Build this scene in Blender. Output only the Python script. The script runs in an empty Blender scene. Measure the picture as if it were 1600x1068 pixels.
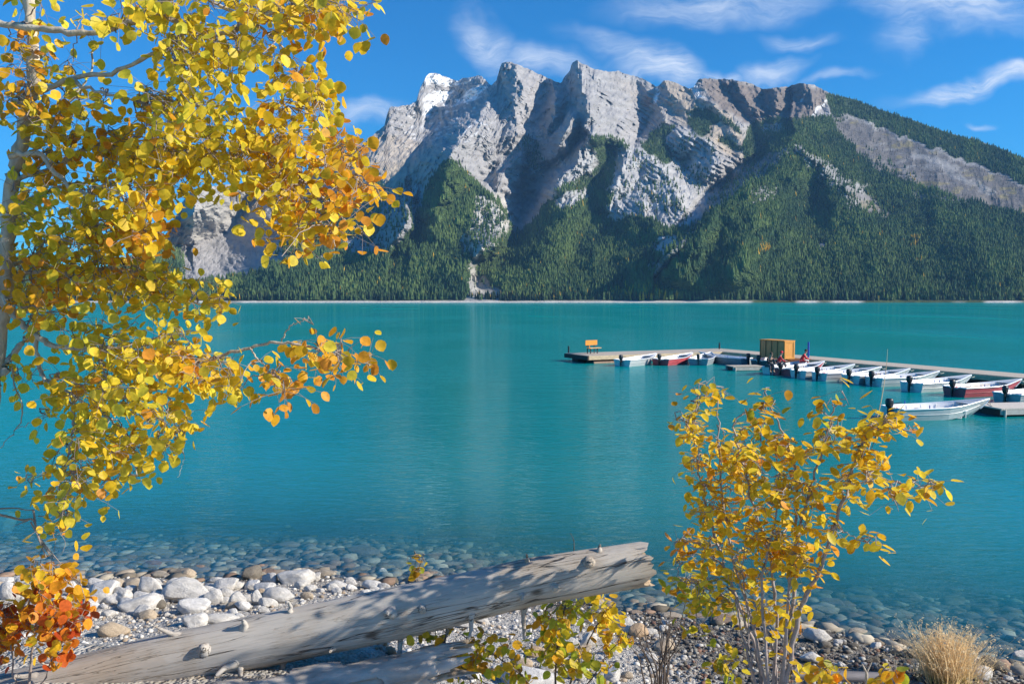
import bpy, bmesh, math, random
import numpy as np
from mathutils import Vector, Matrix, Quaternion
random.seed(7); rng = np.random.default_rng(7)
R = math.radians
SC = bpy.context.scene
COL = SC.collection

# ------------------------------------------------------------------ camera
CAM_H = 5.0; F = 1333.0; HORIZ = 466.0
PITCH = math.atan((534 - HORIZ) / F)
cam = bpy.data.cameras.new('camera'); cam_o = bpy.data.objects.new('camera', cam); COL.objects.link(cam_o)
cam.sensor_width = 36; cam.lens = 36 * F / 1600; cam.clip_start = 0.1; cam.clip_end = 30000
cam_o.location = (0, 0, CAM_H); cam_o.rotation_euler = (math.pi / 2 - PITCH, 0, 0)
SC.camera = cam_o
# ------------------------------------------------------------------ light
SUN_AZ, SUN_EL = R(100), R(29)
sdir = Vector((math.sin(SUN_AZ) * math.cos(SUN_EL), math.cos(SUN_AZ) * math.cos(SUN_EL), math.sin(SUN_EL)))
sun = bpy.data.lights.new('sun', 'SUN'); sun.energy = 5.0; sun.angle = R(0.5); sun.color = (1.0, 0.92, 0.80)
sun_o = bpy.data.objects.new('sun', sun); COL.objects.link(sun_o)
sun_o.rotation_euler = sdir.to_track_quat('Z', 'Y').to_euler()
SC.view_settings.view_transform = 'Standard'; SC.view_settings.look = 'None'
SC.view_settings.exposure = 0.62; SC.view_settings.gamma = 1.0
cy = SC.cycles
cy.max_bounces = 8; cy.diffuse_bounces = 5; cy.glossy_bounces = 3; cy.transmission_bounces = 3
cy.transparent_max_bounces = 8; cy.volume_bounces = 0; cy.use_denoising = True
cy.caustics_reflective = False; cy.caustics_refractive = False
cy.sample_clamp_indirect = 4.0

# ------------------------------------------------------------------ node helpers
class NT:
    def __init__(s, tree): s.t = tree; s.n = tree.nodes; s.l = tree.links
    def node(s, typ, ins=None, **kw):
        nd = s.n.new(typ)
        for k, v in kw.items(): setattr(nd, k, v)
        for k, v in (ins or {}).items():
            sock = nd.inputs[k]
            if isinstance(v, bpy.types.NodeSocket): s.l.new(v, sock)
            else: sock.default_value = v
        return nd
    def math(s, op, a, b=0.0, c=None, clamp=False):
        i = {0: a, 1: b}
        if c is not None: i[2] = c
        return s.node('ShaderNodeMath', i, operation=op, use_clamp=clamp).outputs[0]
    def mix(s, f, a, b, blend='MIX'):
        nd = s.n.new('ShaderNodeMix'); nd.data_type = 'RGBA'; nd.blend_type = blend
        for k, v in ((0, f), (6, a), (7, b)):
            if isinstance(v, bpy.types.NodeSocket): s.l.new(v, nd.inputs[k])
            else: nd.inputs[k].default_value = v if k == 0 or len(v) == 4 else (*v, 1)
        return nd.outputs[2]
    def ramp(s, f, stops, interp='LINEAR'):
        nd = s.n.new('ShaderNodeValToRGB'); s.l.new(f, nd.inputs[0]); cr = nd.color_ramp; cr.interpolation = interp
        while len(cr.elements) < len(stops): cr.elements.new(0.5)
        for e, (p, c) in zip(cr.elements, stops):
            e.position = p; e.color = (c, c, c, 1) if isinstance(c, (int, float)) else (*c, 1)
        return nd.outputs[0]
    def noise(s, vec, scale, detail=4, rough=0.55, dist=0.0):
        return s.node('ShaderNodeTexNoise', {'Vector': vec, 'Scale': scale, 'Detail': detail, 'Roughness': rough, 'Distortion': dist}).outputs[0]
    def mapping(s, vec, loc=(0, 0, 0), rot=(0, 0, 0), scale=(1, 1, 1), typ='POINT'):
        return s.node('ShaderNodeMapping', {'Vector': vec, 'Location': loc, 'Rotation': rot, 'Scale': scale}, vector_type=typ).outputs[0]

def new_mat(name):
    m = bpy.data.materials.new(name); m.use_nodes = True
    t = NT(m.node_tree); t.n.clear()
    out = t.node('ShaderNodeOutputMaterial')
    return m, t, out

# ------------------------------------------------------------------ world: sky and cirrus
w = bpy.data.worlds.new('World'); SC.world = w; w.use_nodes = True
t = NT(w.node_tree); t.n.clear()
sky = t.node('ShaderNodeTexSky', sky_type='NISHITA', sun_disc=False, sun_elevation=SUN_EL, sun_rotation=SUN_AZ,
             altitude=1500, air_density=1.0, dust_density=0.0, ozone_density=2.0).outputs[0]
sky = t.node('ShaderNodeHueSaturation', {'Hue': 0.495, 'Saturation': 1.25, 'Value': 1.1, 'Color': sky}).outputs[0]
sky = t.mix(1.0, sky, (0.10, 0.80, 1.16), 'MULTIPLY')
tc = t.node('ShaderNodeTexCoord').outputs['Generated']
sp = t.node('ShaderNodeSeparateXYZ', {0: tc})
yy = t.math('MAXIMUM', sp.outputs[1], 0.05)
uv = t.node('ShaderNodeCombineXYZ', {0: t.math('DIVIDE', sp.outputs[0], yy), 1: t.math('DIVIDE', sp.outputs[2], yy), 2: 0.0}).outputs[0]
warpn = t.node('ShaderNodeTexNoise', {'Vector': uv, 'Scale': 6.0, 'Detail': 4.0, 'Roughness': 0.6}).outputs[1]
wv = t.node('ShaderNodeVectorMath', {0: warpn, 1: (0.5, 0.5, 0.5)}, operation='SUBTRACT').outputs[0]
wv = t.node('ShaderNodeVectorMath', {0: wv, 'Scale': 0.10}, operation='SCALE').outputs[0]
uvw = t.node('ShaderNodeVectorMath', {0: uv, 1: wv}, operation='ADD').outputs[0]
clouds = [  # px, py, rx, ry, tilt deg, strength
    (1120, 12, 200, 36, 4, 0.65), (1470, 18, 170, 52, -8, 0.9), (1400, 52, 60, 45, 60, 0.45), (765, 78, 75, 40, -35, 0.75),
    (850, 98, 110, 28, -4, 0.6), (1020, 110, 85, 36, -20, 1.05), (960, 72, 110, 22, -12, 0.4), (1205, 112, 75, 28, 10, 0.7), (1115, 126, 55, 14, 0, 0.9),
    (1510, 147, 140, 26, 11, 1.1), (1570, 132, 80, 20, 8, 1.0), (560, 190, 90, 24, 6, 0.7), (1250, 63, 75, 16, -8, 0.45), (1300, 130, 70, 10, 4, 0.35),
    (1530, 208, 30, 8, -5, 0.5), (430, 185, 60, 22, 0, 0.35)]
acc = None
for (cx, cy_, rx, ry, a, st) in clouds:
    mp = t.mapping(uvw, ((cx - 800) / F, (HORIZ - cy_) / F, 0), (0, 0, R(a)), (rx / F, ry / F, 1), 'TEXTURE')
    ln = t.node('ShaderNodeVectorMath', {0: mp}, operation='LENGTH').outputs['Value']
    v = t.node('ShaderNodeMapRange', {0: ln, 1: 1.15, 2: 0.0, 3: 0.0, 4: st}, interpolation_type='SMOOTHSTEP').outputs[0]
    acc = v if acc is None else t.math('MAXIMUM', acc, v)
st1 = t.mapping(uvw, (0, 0, 0), (0, 0, R(-14)), (3.2, 20.0, 1))
n1 = t.noise(st1, 4.2, 9, 0.72, 0.5)
n2 = t.noise(t.mapping(uv, (3, 1, 0), (0, 0, R(-20)), (1.0, 2.2, 1)), 9.0, 5, 0.6, 0.4)
tex = t.math('ADD', t.math('MULTIPLY', n1, 0.7), t.math('MULTIPLY', n2, 0.5))
cm = t.math('MULTIPLY', acc, t.node('ShaderNodeMapRange', {0: tex, 1: 0.38, 2: 0.84, 3: 0.0, 4: 1.35}).outputs[0], clamp=True)
skyc = t.mix(cm, sky, (7.4, 7.9, 8.6))
bg = t.node('ShaderNodeBackground', {'Color': skyc, 'Strength': 0.088})
t.l.new(bg.outputs[0], t.node('ShaderNodeOutputWorld').inputs[0])

# ------------------------------------------------------------------ projection helpers
cp, sn = math.cos(PITCH), math.sin(PITCH)
def ray(px, py):
    u = (px - 800) / F; v = (534 - py) / F
    y = cp + v * sn; z = -sn + v * cp
    return u / y, z / y           # per metre of Y
def at(px, py, Y):
    a, b = ray(px, py); return np.array((a * Y, Y, CAM_H + b * Y))
def plane(px, py, z=0.0):
    a, b = ray(px, py); Y = (z - CAM_H) / b
    return np.array((a * Y, Y, z))

# ------------------------------------------------------------------ numpy noise
def _h(ix, iy, iz, seed):
    n = (ix * 374761393 + iy * 668265263 + iz * 1274126177 + seed * 974711) & 0xffffffff
    n = ((n ^ (n >> 13)) * 1274126177) & 0xffffffff
    n = ((n ^ (n >> 16)) * 2246822519) & 0xffffffff
    return (n ^ (n >> 15)) / 4294967295.0
def vnoise(x, y, z=0.0, seed=0):
    x = np.asarray(x, float); y = np.asarray(y, float); z = np.zeros_like(x) + z
    ix, iy, iz = np.floor(x).astype(np.int64), np.floor(y).astype(np.int64), np.floor(z).astype(np.int64)
    fx, fy, fz = x - ix, y - iy, z - iz
    fx, fy, fz = (f * f * f * (f * (f * 6 - 15) + 10) for f in (fx, fy, fz))
    r = 0
    for dx in (0, 1):
        for dy in (0, 1):
            for dz in (0, 1):
                wgt = (fx if dx else 1 - fx) * (fy if dy else 1 - fy) * (fz if dz else 1 - fz)
                r = r + wgt * _h(ix + dx, iy + dy, iz + dz, seed)
    return r * 2 - 1
def fbm(x, y, z=0.0, oct=4, seed=0, gain=0.5):
    s = 0; a = 1; n = 0
    for o in range(oct):
        s = s + a * vnoise(x * 2 ** o, y * 2 ** o, np.asarray(z) * 2 ** o, seed + o); n += a; a *= gain
    return s / n
def ridged(x, y, oct=4, seed=0, gain=0.5):
    s = 0; a = 1; n = 0
    for o in range(oct):
        s = s + a * (1 - 2 * np.abs(vnoise(x * 2 ** o, y * 2 ** o, 0.0, seed + o))); n += a; a *= gain
    return s / n
def sstep(e0, e1, x):
    q = np.clip((x - e0) / (e1 - e0), 0, 1); return q * q * (3 - 2 * q)

# ------------------------------------------------------------------ mesh helpers
def mesh_np(name, verts, faces, mat=None, smooth=False, attrs=None):
    verts = np.asarray(verts, np.float32); faces = np.asarray(faces, np.int32)
    me = bpy.data.meshes.new(name); k = faces.shape[1]
    me.vertices.add(len(verts)); me.vertices.foreach_set('co', verts.ravel())
    me.loops.add(faces.size); me.loops.foreach_set('vertex_index', faces.ravel())
    me.polygons.add(len(faces)); me.polygons.foreach_set('loop_start', np.arange(0, faces.size, k, dtype=np.int32))
    me.polygons.foreach_set('loop_total', np.full(len(faces), k, np.int32))
    me.polygons.foreach_set('use_smooth', np.full(len(faces), smooth))
    me.update(); me.validate()
    for an, av in (attrs or {}).items():
        av = np.asarray(av, np.float32)
        if av.ndim == 1:
            at_ = me.attributes.new(an, 'FLOAT', 'POINT'); at_.data.foreach_set('value', av)
        else:
            if av.shape[1] == 3: av = np.hstack([av, np.ones((len(av), 1), np.float32)])
            at_ = me.attributes.new(an, 'FLOAT_COLOR', 'POINT'); at_.data.foreach_set('color', av.ravel())
    if mat: me.materials.append(mat)
    return me
def link(name, me, parent=None, **props):
    o = bpy.data.objects.new(name, me); COL.objects.link(o)
    if parent is not None: o.parent = parent
    for k, v in props.items(): o[k] = v
    return o
def thing(name, label, cat, loc=(0, 0, 0), rz=0.0, group=None):
    o = bpy.data.objects.new(name, None); COL.objects.link(o); o.empty_display_size = 0.2
    o.location = loc; o.rotation_euler = (0, 0, rz); o['label'] = label; o['category'] = cat
    if group: o['group'] = group
    return o
class MB:
    """collects quads/tris into one mesh"""
    def __init__(s): s.v = []; s.f = []; s.sm = []
    def add(s, vs, fs, smooth=False):
        b = len(s.v); s.v += [tuple(map(float, p)) for p in vs]
        s.f += [tuple(b + i for i in f) for f in fs]; s.sm += [smooth] * len(fs)
    def box(s, c, d, rz=0.0, M=None):
        hx, hy, hz = d[0] / 2, d[1] / 2, d[2] / 2; ca, sa = math.cos(rz), math.sin(rz)
        vs = []
        for x, y, z in ((-1,-1,-1),(1,-1,-1),(1,1,-1),(-1,1,-1),(-1,-1,1),(1,-1,1),(1,1,1),(-1,1,1)):
            p = (x*hx, y*hy, z*hz)
            if M is not None: p = M @ Vector(p); vs.append((p.x + c[0], p.y + c[1], p.z + c[2]))
            else: vs.append((c[0] + p[0]*ca - p[1]*sa, c[1] + p[0]*sa + p[1]*ca, c[2] + p[2]))
        s.add(vs, ((3,2,1,0),(4,5,6,7),(0,1,5,4),(1,2,6,5),(2,3,7,6),(3,0,4,7)))
    def tube(s, pts, rad, n=6, cap=True, smooth=True, phase=0.0):
        pts = [np.asarray(p, float) for p in pts]
        if not hasattr(rad, '__len__'): rad = [rad] * len(pts)
        rings = []; up = np.array((0.13, 0.21, 0.97))
        for i, p in enumerate(pts):
            d = pts[min(i + 1, len(pts) - 1)] - pts[max(i - 1, 0)]
            d = d / (np.linalg.norm(d) + 1e-12)
            if abs(d @ up) > 0.95: a = np.cross(d, (1.0, 0.1, 0))
            else: a = np.cross(d, up)
            a /= np.linalg.norm(a); b = np.cross(d, a)
            rings.append([p + rad[i] * (math.cos(2*math.pi*k/n + phase) * a + math.sin(2*math.pi*k/n + phase) * b) for k in range(n)])
        vs = [v for r in rings for v in r]; fs = []
        for i in range(len(pts) - 1):
            for k in range(n):
                k2 = (k + 1) % n
                fs.append((i*n + k, i*n + k2, (i+1)*n + k2, (i+1)*n + k))
        s.add(vs, fs, smooth)
        if cap:
            s.add(rings[0], [tuple(range(n))[::-1]]); s.add(rings[-1], [tuple(range(n))])
    def build(s, name, mat, parent=None, **props):
        me = bpy.data.meshes.new(name); me.from_pydata(s.v, [], s.f); me.update()
        me.polygons.foreach_set('use_smooth', s.sm)
        if mat: me.materials.append(mat)
        return link(name, me, parent, **props)

# ------------------------------------------------------------------ materials
def plain(name, col, rough=0.6, metal=0.0, nscale=8.0, namt=0.25, bump=0.0, coord='Object', stretch=(1, 1, 1), spec=0.5):
    m, t, out = new_mat(name)
    co = t.mapping(t.node('ShaderNodeTexCoord').outputs[coord], scale=stretch)
    n = t.noise(co, nscale, 6, 0.6)
    k = t.node('ShaderNodeMapRange', {0: n, 1: 0.25, 2: 0.75, 3: 1 - namt, 4: 1 + namt}).outputs[0]
    kc = t.node('ShaderNodeCombineXYZ', {0: k, 1: k, 2: k}).outputs[0]
    c = t.mix(1.0, (*col, 1), kc, 'MULTIPLY')
    p = t.node('ShaderNodeBsdfPrincipled', {'Base Color': c, 'Roughness': rough, 'Metallic': metal, 'Specular IOR Level': spec})
    if bump:
        p_b = t.node('ShaderNodeBump', {'Height': n, 'Strength': bump, 'Distance': 0.02}); t.l.new(p_b.outputs[0], p.inputs['Normal'])
    t.l.new(p.outputs[0], out.inputs[0]); return m

def attr_mat(name, nscale=0.05, namt=0.25, rough=0.9, bump=0.4, bdist=8.0, bscale=0.02):
    m, t, out = new_mat(name)
    a = t.node('ShaderNodeAttribute', attribute_name='Col').outputs[0]
    co = t.node('ShaderNodeTexCoord').outputs['Object']
    n = t.noise(co, nscale, 7, 0.65); n2 = t.noise(co, bscale, 9, 0.7)
    k = t.node('ShaderNodeMapRange', {0: n, 1: 0.3, 2: 0.7, 3: 1 - namt, 4: 1 + namt}).outputs[0]
    c = t.mix(1.0, a, t.node('ShaderNodeCombineXYZ', {0: k, 1: k, 2: k}).outputs[0], 'MULTIPLY')
    p = t.node('ShaderNodeBsdfPrincipled', {'Base Color': c, 'Roughness': rough, 'Specular IOR Level': 0.15})
    b = t.node('ShaderNodeBump', {'Height': n2, 'Strength': bump, 'Distance': bdist}); t.l.new(b.outputs[0], p.inputs['Normal'])
    t.l.new(p.outputs[0], out.inputs[0]); return m

def leaf_mat(name):
    m, t, out = new_mat(name)
    a = t.node('ShaderNodeAttribute', attribute_name='Col').outputs[0]
    co = t.node('ShaderNodeTexCoord').outputs['Object']
    k = t.node('ShaderNodeMapRange', {0: t.noise(co, 60, 3), 1: 0.3, 2: 0.7, 3: 0.8, 4: 1.2}).outputs[0]
    c = t.mix(1.0, a, t.node('ShaderNodeCombineXYZ', {0: k, 1: k, 2: k}).outputs[0], 'MULTIPLY')
    d = t.node('ShaderNodeBsdfPrincipled', {'Base Color': c, 'Roughness': 0.5, 'Specular IOR Level': 0.3})
    tr = t.node('ShaderNodeBsdfTranslucent', {'Color': c})
    mx = t.node('ShaderNodeMixShader', {0: 0.5, 1: d.outputs[0], 2: tr.outputs[0]})
    t.l.new(mx.outputs[0], out.inputs[0]); return m

M_LEAF = leaf_mat('leaf')
M_BARK = plain('pale_bark', (0.50, 0.43, 0.33), 0.85, nscale=25, namt=0.45, bump=0.5, stretch=(1, 1, 0.5))
M_TWIG = plain('grey_twig', (0.30, 0.24, 0.20), 0.85, nscale=30, namt=0.35)
M_STEM = plain('mauve_stem', (0.34, 0.28, 0.26), 0.7, nscale=30, namt=0.35)
M_DARKTWIG = plain('dark_twig', (0.10, 0.075, 0.06), 0.9, nscale=30, namt=0.4)

# ------------------------------------------------------------------ ground, lake bed and beach
shore_px = [(-500, 895), (-200, 900), (0, 902), (130, 899), (260, 903), (380, 903), (500, 905), (600, 908), (700, 912), (800, 928),
            (900, 945), (1000, 962), (1130, 975), (1280, 985), (1440, 1018), (1600, 1046), (1800, 1075), (2200, 1090)]
_sh = np.array([plane(a, b) for a, b in shore_px]); SHX, SHY = _sh[:, 0], _sh[:, 1]
def shoreY(x, y=None):
    s = np.interp(x, SHX, SHY)
    return s + 0.22 * vnoise(np.asarray(x) * 0.9, 0.0 * np.asarray(x), 0, 3) + 0.10 * vnoise(np.asarray(x) * 2.7, 0.0 * np.asarray(x), 0, 4)
def ground_z(x, y):
    x = np.asarray(x, float); y = np.asarray(y, float)
    u = shoreY(x) - y
    up = 0.10 * u + 0.020 * np.maximum(0, u - 2) ** 2
    shelf = sstep(0.25, -0.9, x) * sstep(6.4, 5.0, y)
    up = up * (1 - shelf) + np.maximum(up, 2.93 - 0.03 * (y - 4.5)) * shelf
    up = np.minimum(up, 3.25 + 0 * up)
    d = -u
    dn = -np.where(d < 3, 0.13 * d, 0.39 + 0.20 * (d - 3)); dn = np.maximum(dn, -9)
    far = np.clip((y - 960) / 40, 0, 1); dn = dn * (1 - far) + far * -0.6
    z = np.where(u > 0, up, dn)
    det = 0.035 * fbm(x * 1.3, y * 1.3, 0, 4, 11) + 0.012 * fbm(x * 7, y * 7, 0, 2, 15)
    return z + det * sstep(60, 20, y)
def on_ground(px, py):
    a, b = ray(px, py); Y = np.arange(3.0, 32.0, 0.01)
    hit = CAM_H + b * Y < ground_z(a * Y, Y); k = int(np.argmax(hit)) if hit.any() else len(Y) - 1
    return np.array((a * Y[k], Y[k], CAM_H + b * Y[k]))

def axis(segs):
    out = []
    for a, b, n in segs: out += list(np.linspace(a, b, n, endpoint=False))
    return np.array(out + [segs[-1][1]])
gx = axis([(-6000, -600, 10), (-600, -60, 14), (-60, -14, 30), (-14, 11, 250), (11, 60, 60), (60, 600, 20), (600, 6000, 10)])
gy = axis([(-60, 0, 8), (0, 4, 12), (4, 19, 170), (19, 34, 60), (34, 100, 40), (100, 960, 20), (960, 1030, 8), (1030, 9000, 10)])
GX, GY = np.meshgrid(gx, gy); GZ = ground_z(GX, GY)
GZ = np.where(GY > 1000, -0.6 + 0 * GZ, GZ)
def grid_faces(nr, nc):
    i = np.arange(nr - 1)[:, None] * nc + np.arange(nc - 1)[None, :]
    return np.stack([i, i + 1, i + 1 + nc, i + nc], -1).reshape(-1, 4)

def gravel_mat():
    m, t, out = new_mat('gravel')
    g = t.node('ShaderNodeNewGeometry').outputs['Position']
    z = t.node('ShaderNodeSeparateXYZ', {0: g}).outputs[2]
    v1 = t.node('ShaderNodeTexVoronoi', {'Vector': g, 'Scale': 16.0, 'Randomness': 1.0})
    v2 = t.node('ShaderNodeTexVoronoi', {'Vector': g, 'Scale': 45.0, 'Randomness': 1.0})
    n = t.noise(g, 1.1, 5); n3 = t.noise(g, 70, 3)
    s1 = t.node('ShaderNodeSeparateColor', {0: v1.outputs['Color']}).outputs[0]
    s2 = t.node('ShaderNodeSeparateColor', {0: v2.outputs['Color']}).outputs[1]
    dry = t.ramp(s1, [(0, (0.30, 0.27, 0.23)), (0.35, (0.44, 0.41, 0.36)), (0.7, (0.56, 0.53, 0.48)), (1, (0.38, 0.30, 0.22))])
    dry = t.mix(t.math('MULTIPLY', s2, 0.6), dry, (0.58, 0.55, 0.50))
    wet = t.ramp(s1, [(0, (0.09, 0.075, 0.06)), (0.4, (0.16, 0.145, 0.12)), (0.75, (0.26, 0.245, 0.21)), (1, (0.17, 0.10, 0.07))])
    wz = t.math('ADD', z, t.math('MULTIPLY', t.math('SUBTRACT', n, 0.5), 0.25))
    px_ = t.node('ShaderNodeSeparateXYZ', {0: g}).outputs[0]
    lim = t.node('ShaderNodeMapRange', {0: px_, 1: 0.0, 2: 3.0, 3: 0.03, 4: 0.30}).outputs[0]
    wf = t.node('ShaderNodeMapRange', {0: t.math('SUBTRACT', wz, lim), 1: -0.05, 2: 0.08, 3: 1.0, 4: 0.0}).outputs[0]
    c = t.mix(wf, dry, wet)
    c = t.mix(t.node('ShaderNodeMapRange', {0: n3, 1: 0.35, 2: 0.65, 3: 0.0, 4: 0.35}).outputs[0], c, (0.10, 0.09, 0.075))
    p = t.node('ShaderNodeBsdfPrincipled', {'Base Color': c, 'Roughness': 0.85, 'Specular IOR Level': 0.3})
    hgt = t.math('ADD', t.math('MULTIPLY', v1.outputs['Distance'], -0.8), t.math('MULTIPLY', v2.outputs['Distance'], -0.5))
    b = t.node('ShaderNodeBump', {'Height': hgt, 'Strength': 0.9, 'Distance': 0.05}); t.l.new(b.outputs[0], p.inputs['Normal'])
    t.l.new(p.outputs[0], out.inputs[0]); return m
me = mesh_np('ground', np.stack([GX, GY, GZ], -1).reshape(-1, 3), grid_faces(len(gy), len(gx)), gravel_mat(), True)
link('ground', me, kind='structure', label='pale gravel beach sloping into the lake')

# ------------------------------------------------------------------ lake
def lake_mat():
    m, t, out = new_mat('lake_water')
    d = t.node('ShaderNodeAttribute', attribute_name='depth').outputs['Fac']
    g = t.node('ShaderNodeNewGeometry').outputs['Position']
    op = t.math('SUBTRACT', 1.0, t.math('EXPONENT', t.math('MULTIPLY', d, -0.82)))
    n = t.noise(t.mapping(g, scale=(0.02, 0.006, 1)), 1.0, 4)
    deep = t.mix(t.node('ShaderNodeMapRange', {0: n, 1: 0.3, 2: 0.7}).outputs[0], (0.0, 0.200, 0.210), (0.0, 0.268, 0.262))
    shal = (0.03, 0.30, 0.30)
    bc = t.mix(t.node('ShaderNodeMapRange', {0: d, 1: 0.3, 2: 3.0}).outputs[0], shal, deep)
    dif = t.node('ShaderNodeBsdfDiffuse', {'Color': bc})
    tint = t.mix(t.node('ShaderNodeMapRange', {0: d, 1: 0.0, 2: 1.2}).outputs[0], (0.90, 0.97, 0.98), (0.42, 0.80, 0.82))
    tr = t.node('ShaderNodeBsdfTransparent', {'Color': tint})
    body = t.node('ShaderNodeMixShader', {0: op, 1: tr.outputs[0], 2: dif.outputs[0]})
    w1 = t.noise(t.mapping(g, rot=(0, 0, R(8)), scale=(2.2, 5.0, 1)), 1.0, 3, 0.55, 0.6)
    w2 = t.noise(t.mapping(g, rot=(0, 0, R(-15)), scale=(0.30, 0.75, 1)), 1.0, 3, 0.5, 0.3)
    gust = t.node('ShaderNodeMapRange', {0: t.noise(t.mapping(g, rot=(0, 0, R(4)), scale=(0.03, 0.012, 1)), 1.0, 3), 1: 0.38, 2: 0.64, 3: 0.35, 4: 1.5}).outputs[0]
    hgt = t.math('MULTIPLY', t.math('ADD', t.math('MULTIPLY', w1, 0.036), t.math('MULTIPLY', w2, 0.05)), gust)
    b = t.node('ShaderNodeBump', {'Height': hgt, 'Strength': 1.0, 'Distance': 1.0})
    gl = t.node('ShaderNodeBsdfGlossy', {'Color': (0.72, 0.95, 1, 1), 'Roughness': 0.04, 'Normal': b.outputs[0]})
    fr = t.node('ShaderNodeFresnel', {'IOR': 1.33, 'Normal': b.outputs[0]}).outputs[0]
    fr = t.math('MINIMUM', t.math('MULTIPLY', fr, 0.85), 0.36)
    mx = t.node('ShaderNodeMixShader', {0: fr, 1: body.outputs[0], 2: gl.outputs[0]})
    t.l.new(mx.outputs[0], out.inputs[0]); return m
lx = axis([(-6000, -600, 8), (-600, -60, 10), (-60, -14, 20), (-14, 11, 120), (11, 60, 30), (60, 600, 10), (600, 6000, 8)])
ly = axis([(6, 20, 90), (20, 60, 50), (60, 990, 20), (990, 1012, 4)])
LX, LY = np.meshgrid(lx, ly)
dep = np.maximum(0.0, -np.where(LY > 950, -9.0, ground_z(LX, LY)))
me = mesh_np('lake', np.stack([LX, LY, 0 * LX], -1).reshape(-1, 3), grid_faces(len(ly), len(lx)), lake_mat(), True, {'depth': dep.ravel()})
link('lake', me, kind='structure', label='turquoise lake with small ripples')

# ------------------------------------------------------------------ mountains across the lake
sky_px = np.array([(-420, 420), (-100, 400), (0, 405), (60, 415), (150, 425), (230, 400), (268, 355), (283, 318), (300, 296), (350, 288), (400, 290), (450, 287),
    (500, 268), (545, 243), (570, 222), (590, 205), (601, 196), (604, 180), (609, 168), (622, 166), (640, 164), (651, 157), (655, 141), (662, 126), (668, 116),
    (676, 113), (690, 117), (704, 122), (715, 128), (724, 122), (738, 120), (752, 118), (760, 127), (768, 133), (776, 125), (781, 106), (784, 99),
    (798, 97), (806, 100), (824, 108), (843, 116), (862, 125), (877, 130), (884, 118), (892, 108), (893, 99), (902, 95), (909, 99), (922, 106),
    (938, 110), (955, 113), (968, 111), (985, 117), (1010, 126), (1024, 135), (1030, 133), (1036, 127), (1048, 127), (1060, 131), (1076, 138), (1083, 137),
    (1092, 124), (1104, 123), (1115, 122), (1135, 124), (1152, 126), (1165, 128), (1180, 134), (1196, 140), (1208, 138), (1222, 136), (1240, 133), (1256, 130),
    (1272, 133), (1285, 139), (1300, 148), (1330, 154), (1380, 173), (1420, 186), (1480, 207), (1540, 224), (1600, 247), (1700, 285), (1850, 340), (2100, 430)], float)
mpx = np.concatenate([np.linspace(-420, -30, 40, endpoint=False), np.linspace(-30, 1640, 800, endpoint=False), np.linspace(1640, 2100, 46)])
NR = 250
srow = np.linspace(0, 1, NR)
base_py = 472.9
sky_row = np.interp(mpx, sky_px[:, 0], sky_px[:, 1])
rockedge = ((mpx > 585) & (mpx < 1300)).astype(float)
sky_row = sky_row + (1.6 * fbm(mpx / 9.0, 0 * mpx, 0, 3, 91) + 0.8 * vnoise(mpx / 2.5, 0 * mpx, 0, 92)) * (0.35 + 0.65 * rockedge)
PX = np.repeat(mpx[None, :], NR, 0)
PY = base_py + (sky_row[None, :] - base_py) * srow[:, None]

def seg_dist(px, py, pts):
    """distance to a polyline, its nearest point's x and the position along it"""
    best = np.full(px.shape, 1e9); bx = np.zeros(px.shape); bt = np.zeros(px.shape)
    pts = np.asarray(pts, float); L = len(pts) - 1
    for i in range(L):
        a, b = pts[i], pts[i + 1]; ab = b - a; q = ab @ ab + 1e-9
        tt = np.clip(((px - a[0]) * ab[0] + (py - a[1]) * ab[1]) / q, 0, 1)
        nx, ny = a[0] + tt * ab[0], a[1] + tt * ab[1]
        d = np.hypot(px - nx, py - ny); k = d < best
        best = np.where(k, d, best); bx = np.where(k, nx, bx); bt = np.where(k, (i + tt) / L, bt)
    return best, bx, bt
def crease(pts, amp, wl, wr, p=1.0, y0=None):
    d, bx, bt = seg_dist(WX, WY, pts)
    a = np.interp(bt, np.linspace(0, 1, len(amp)), amp) if hasattr(amp, '__len__') else amp
    wdt = np.where(WX < bx, wl, wr)
    return a * np.clip(1 - d / wdt, 0, 1) ** p
def inside(px, py, poly):
    """signed distance (positive inside) to a polygon"""
    poly = np.asarray(poly, float); n = len(poly)
    d, _, _ = seg_dist(px, py, np.vstack([poly, poly[:1]]))
    c = np.zeros(px.shape, bool)
    for i in range(n):
        x1, y1 = poly[i]; x2, y2 = poly[(i + 1) % n]
        if y1 == y2: continue
        k = ((y1 > py) != (y2 > py)) & (px < (x2 - x1) * (py - y1) / (y2 - y1) + x1)
        c ^= k
    return np.where(c, d, -d)
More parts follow.
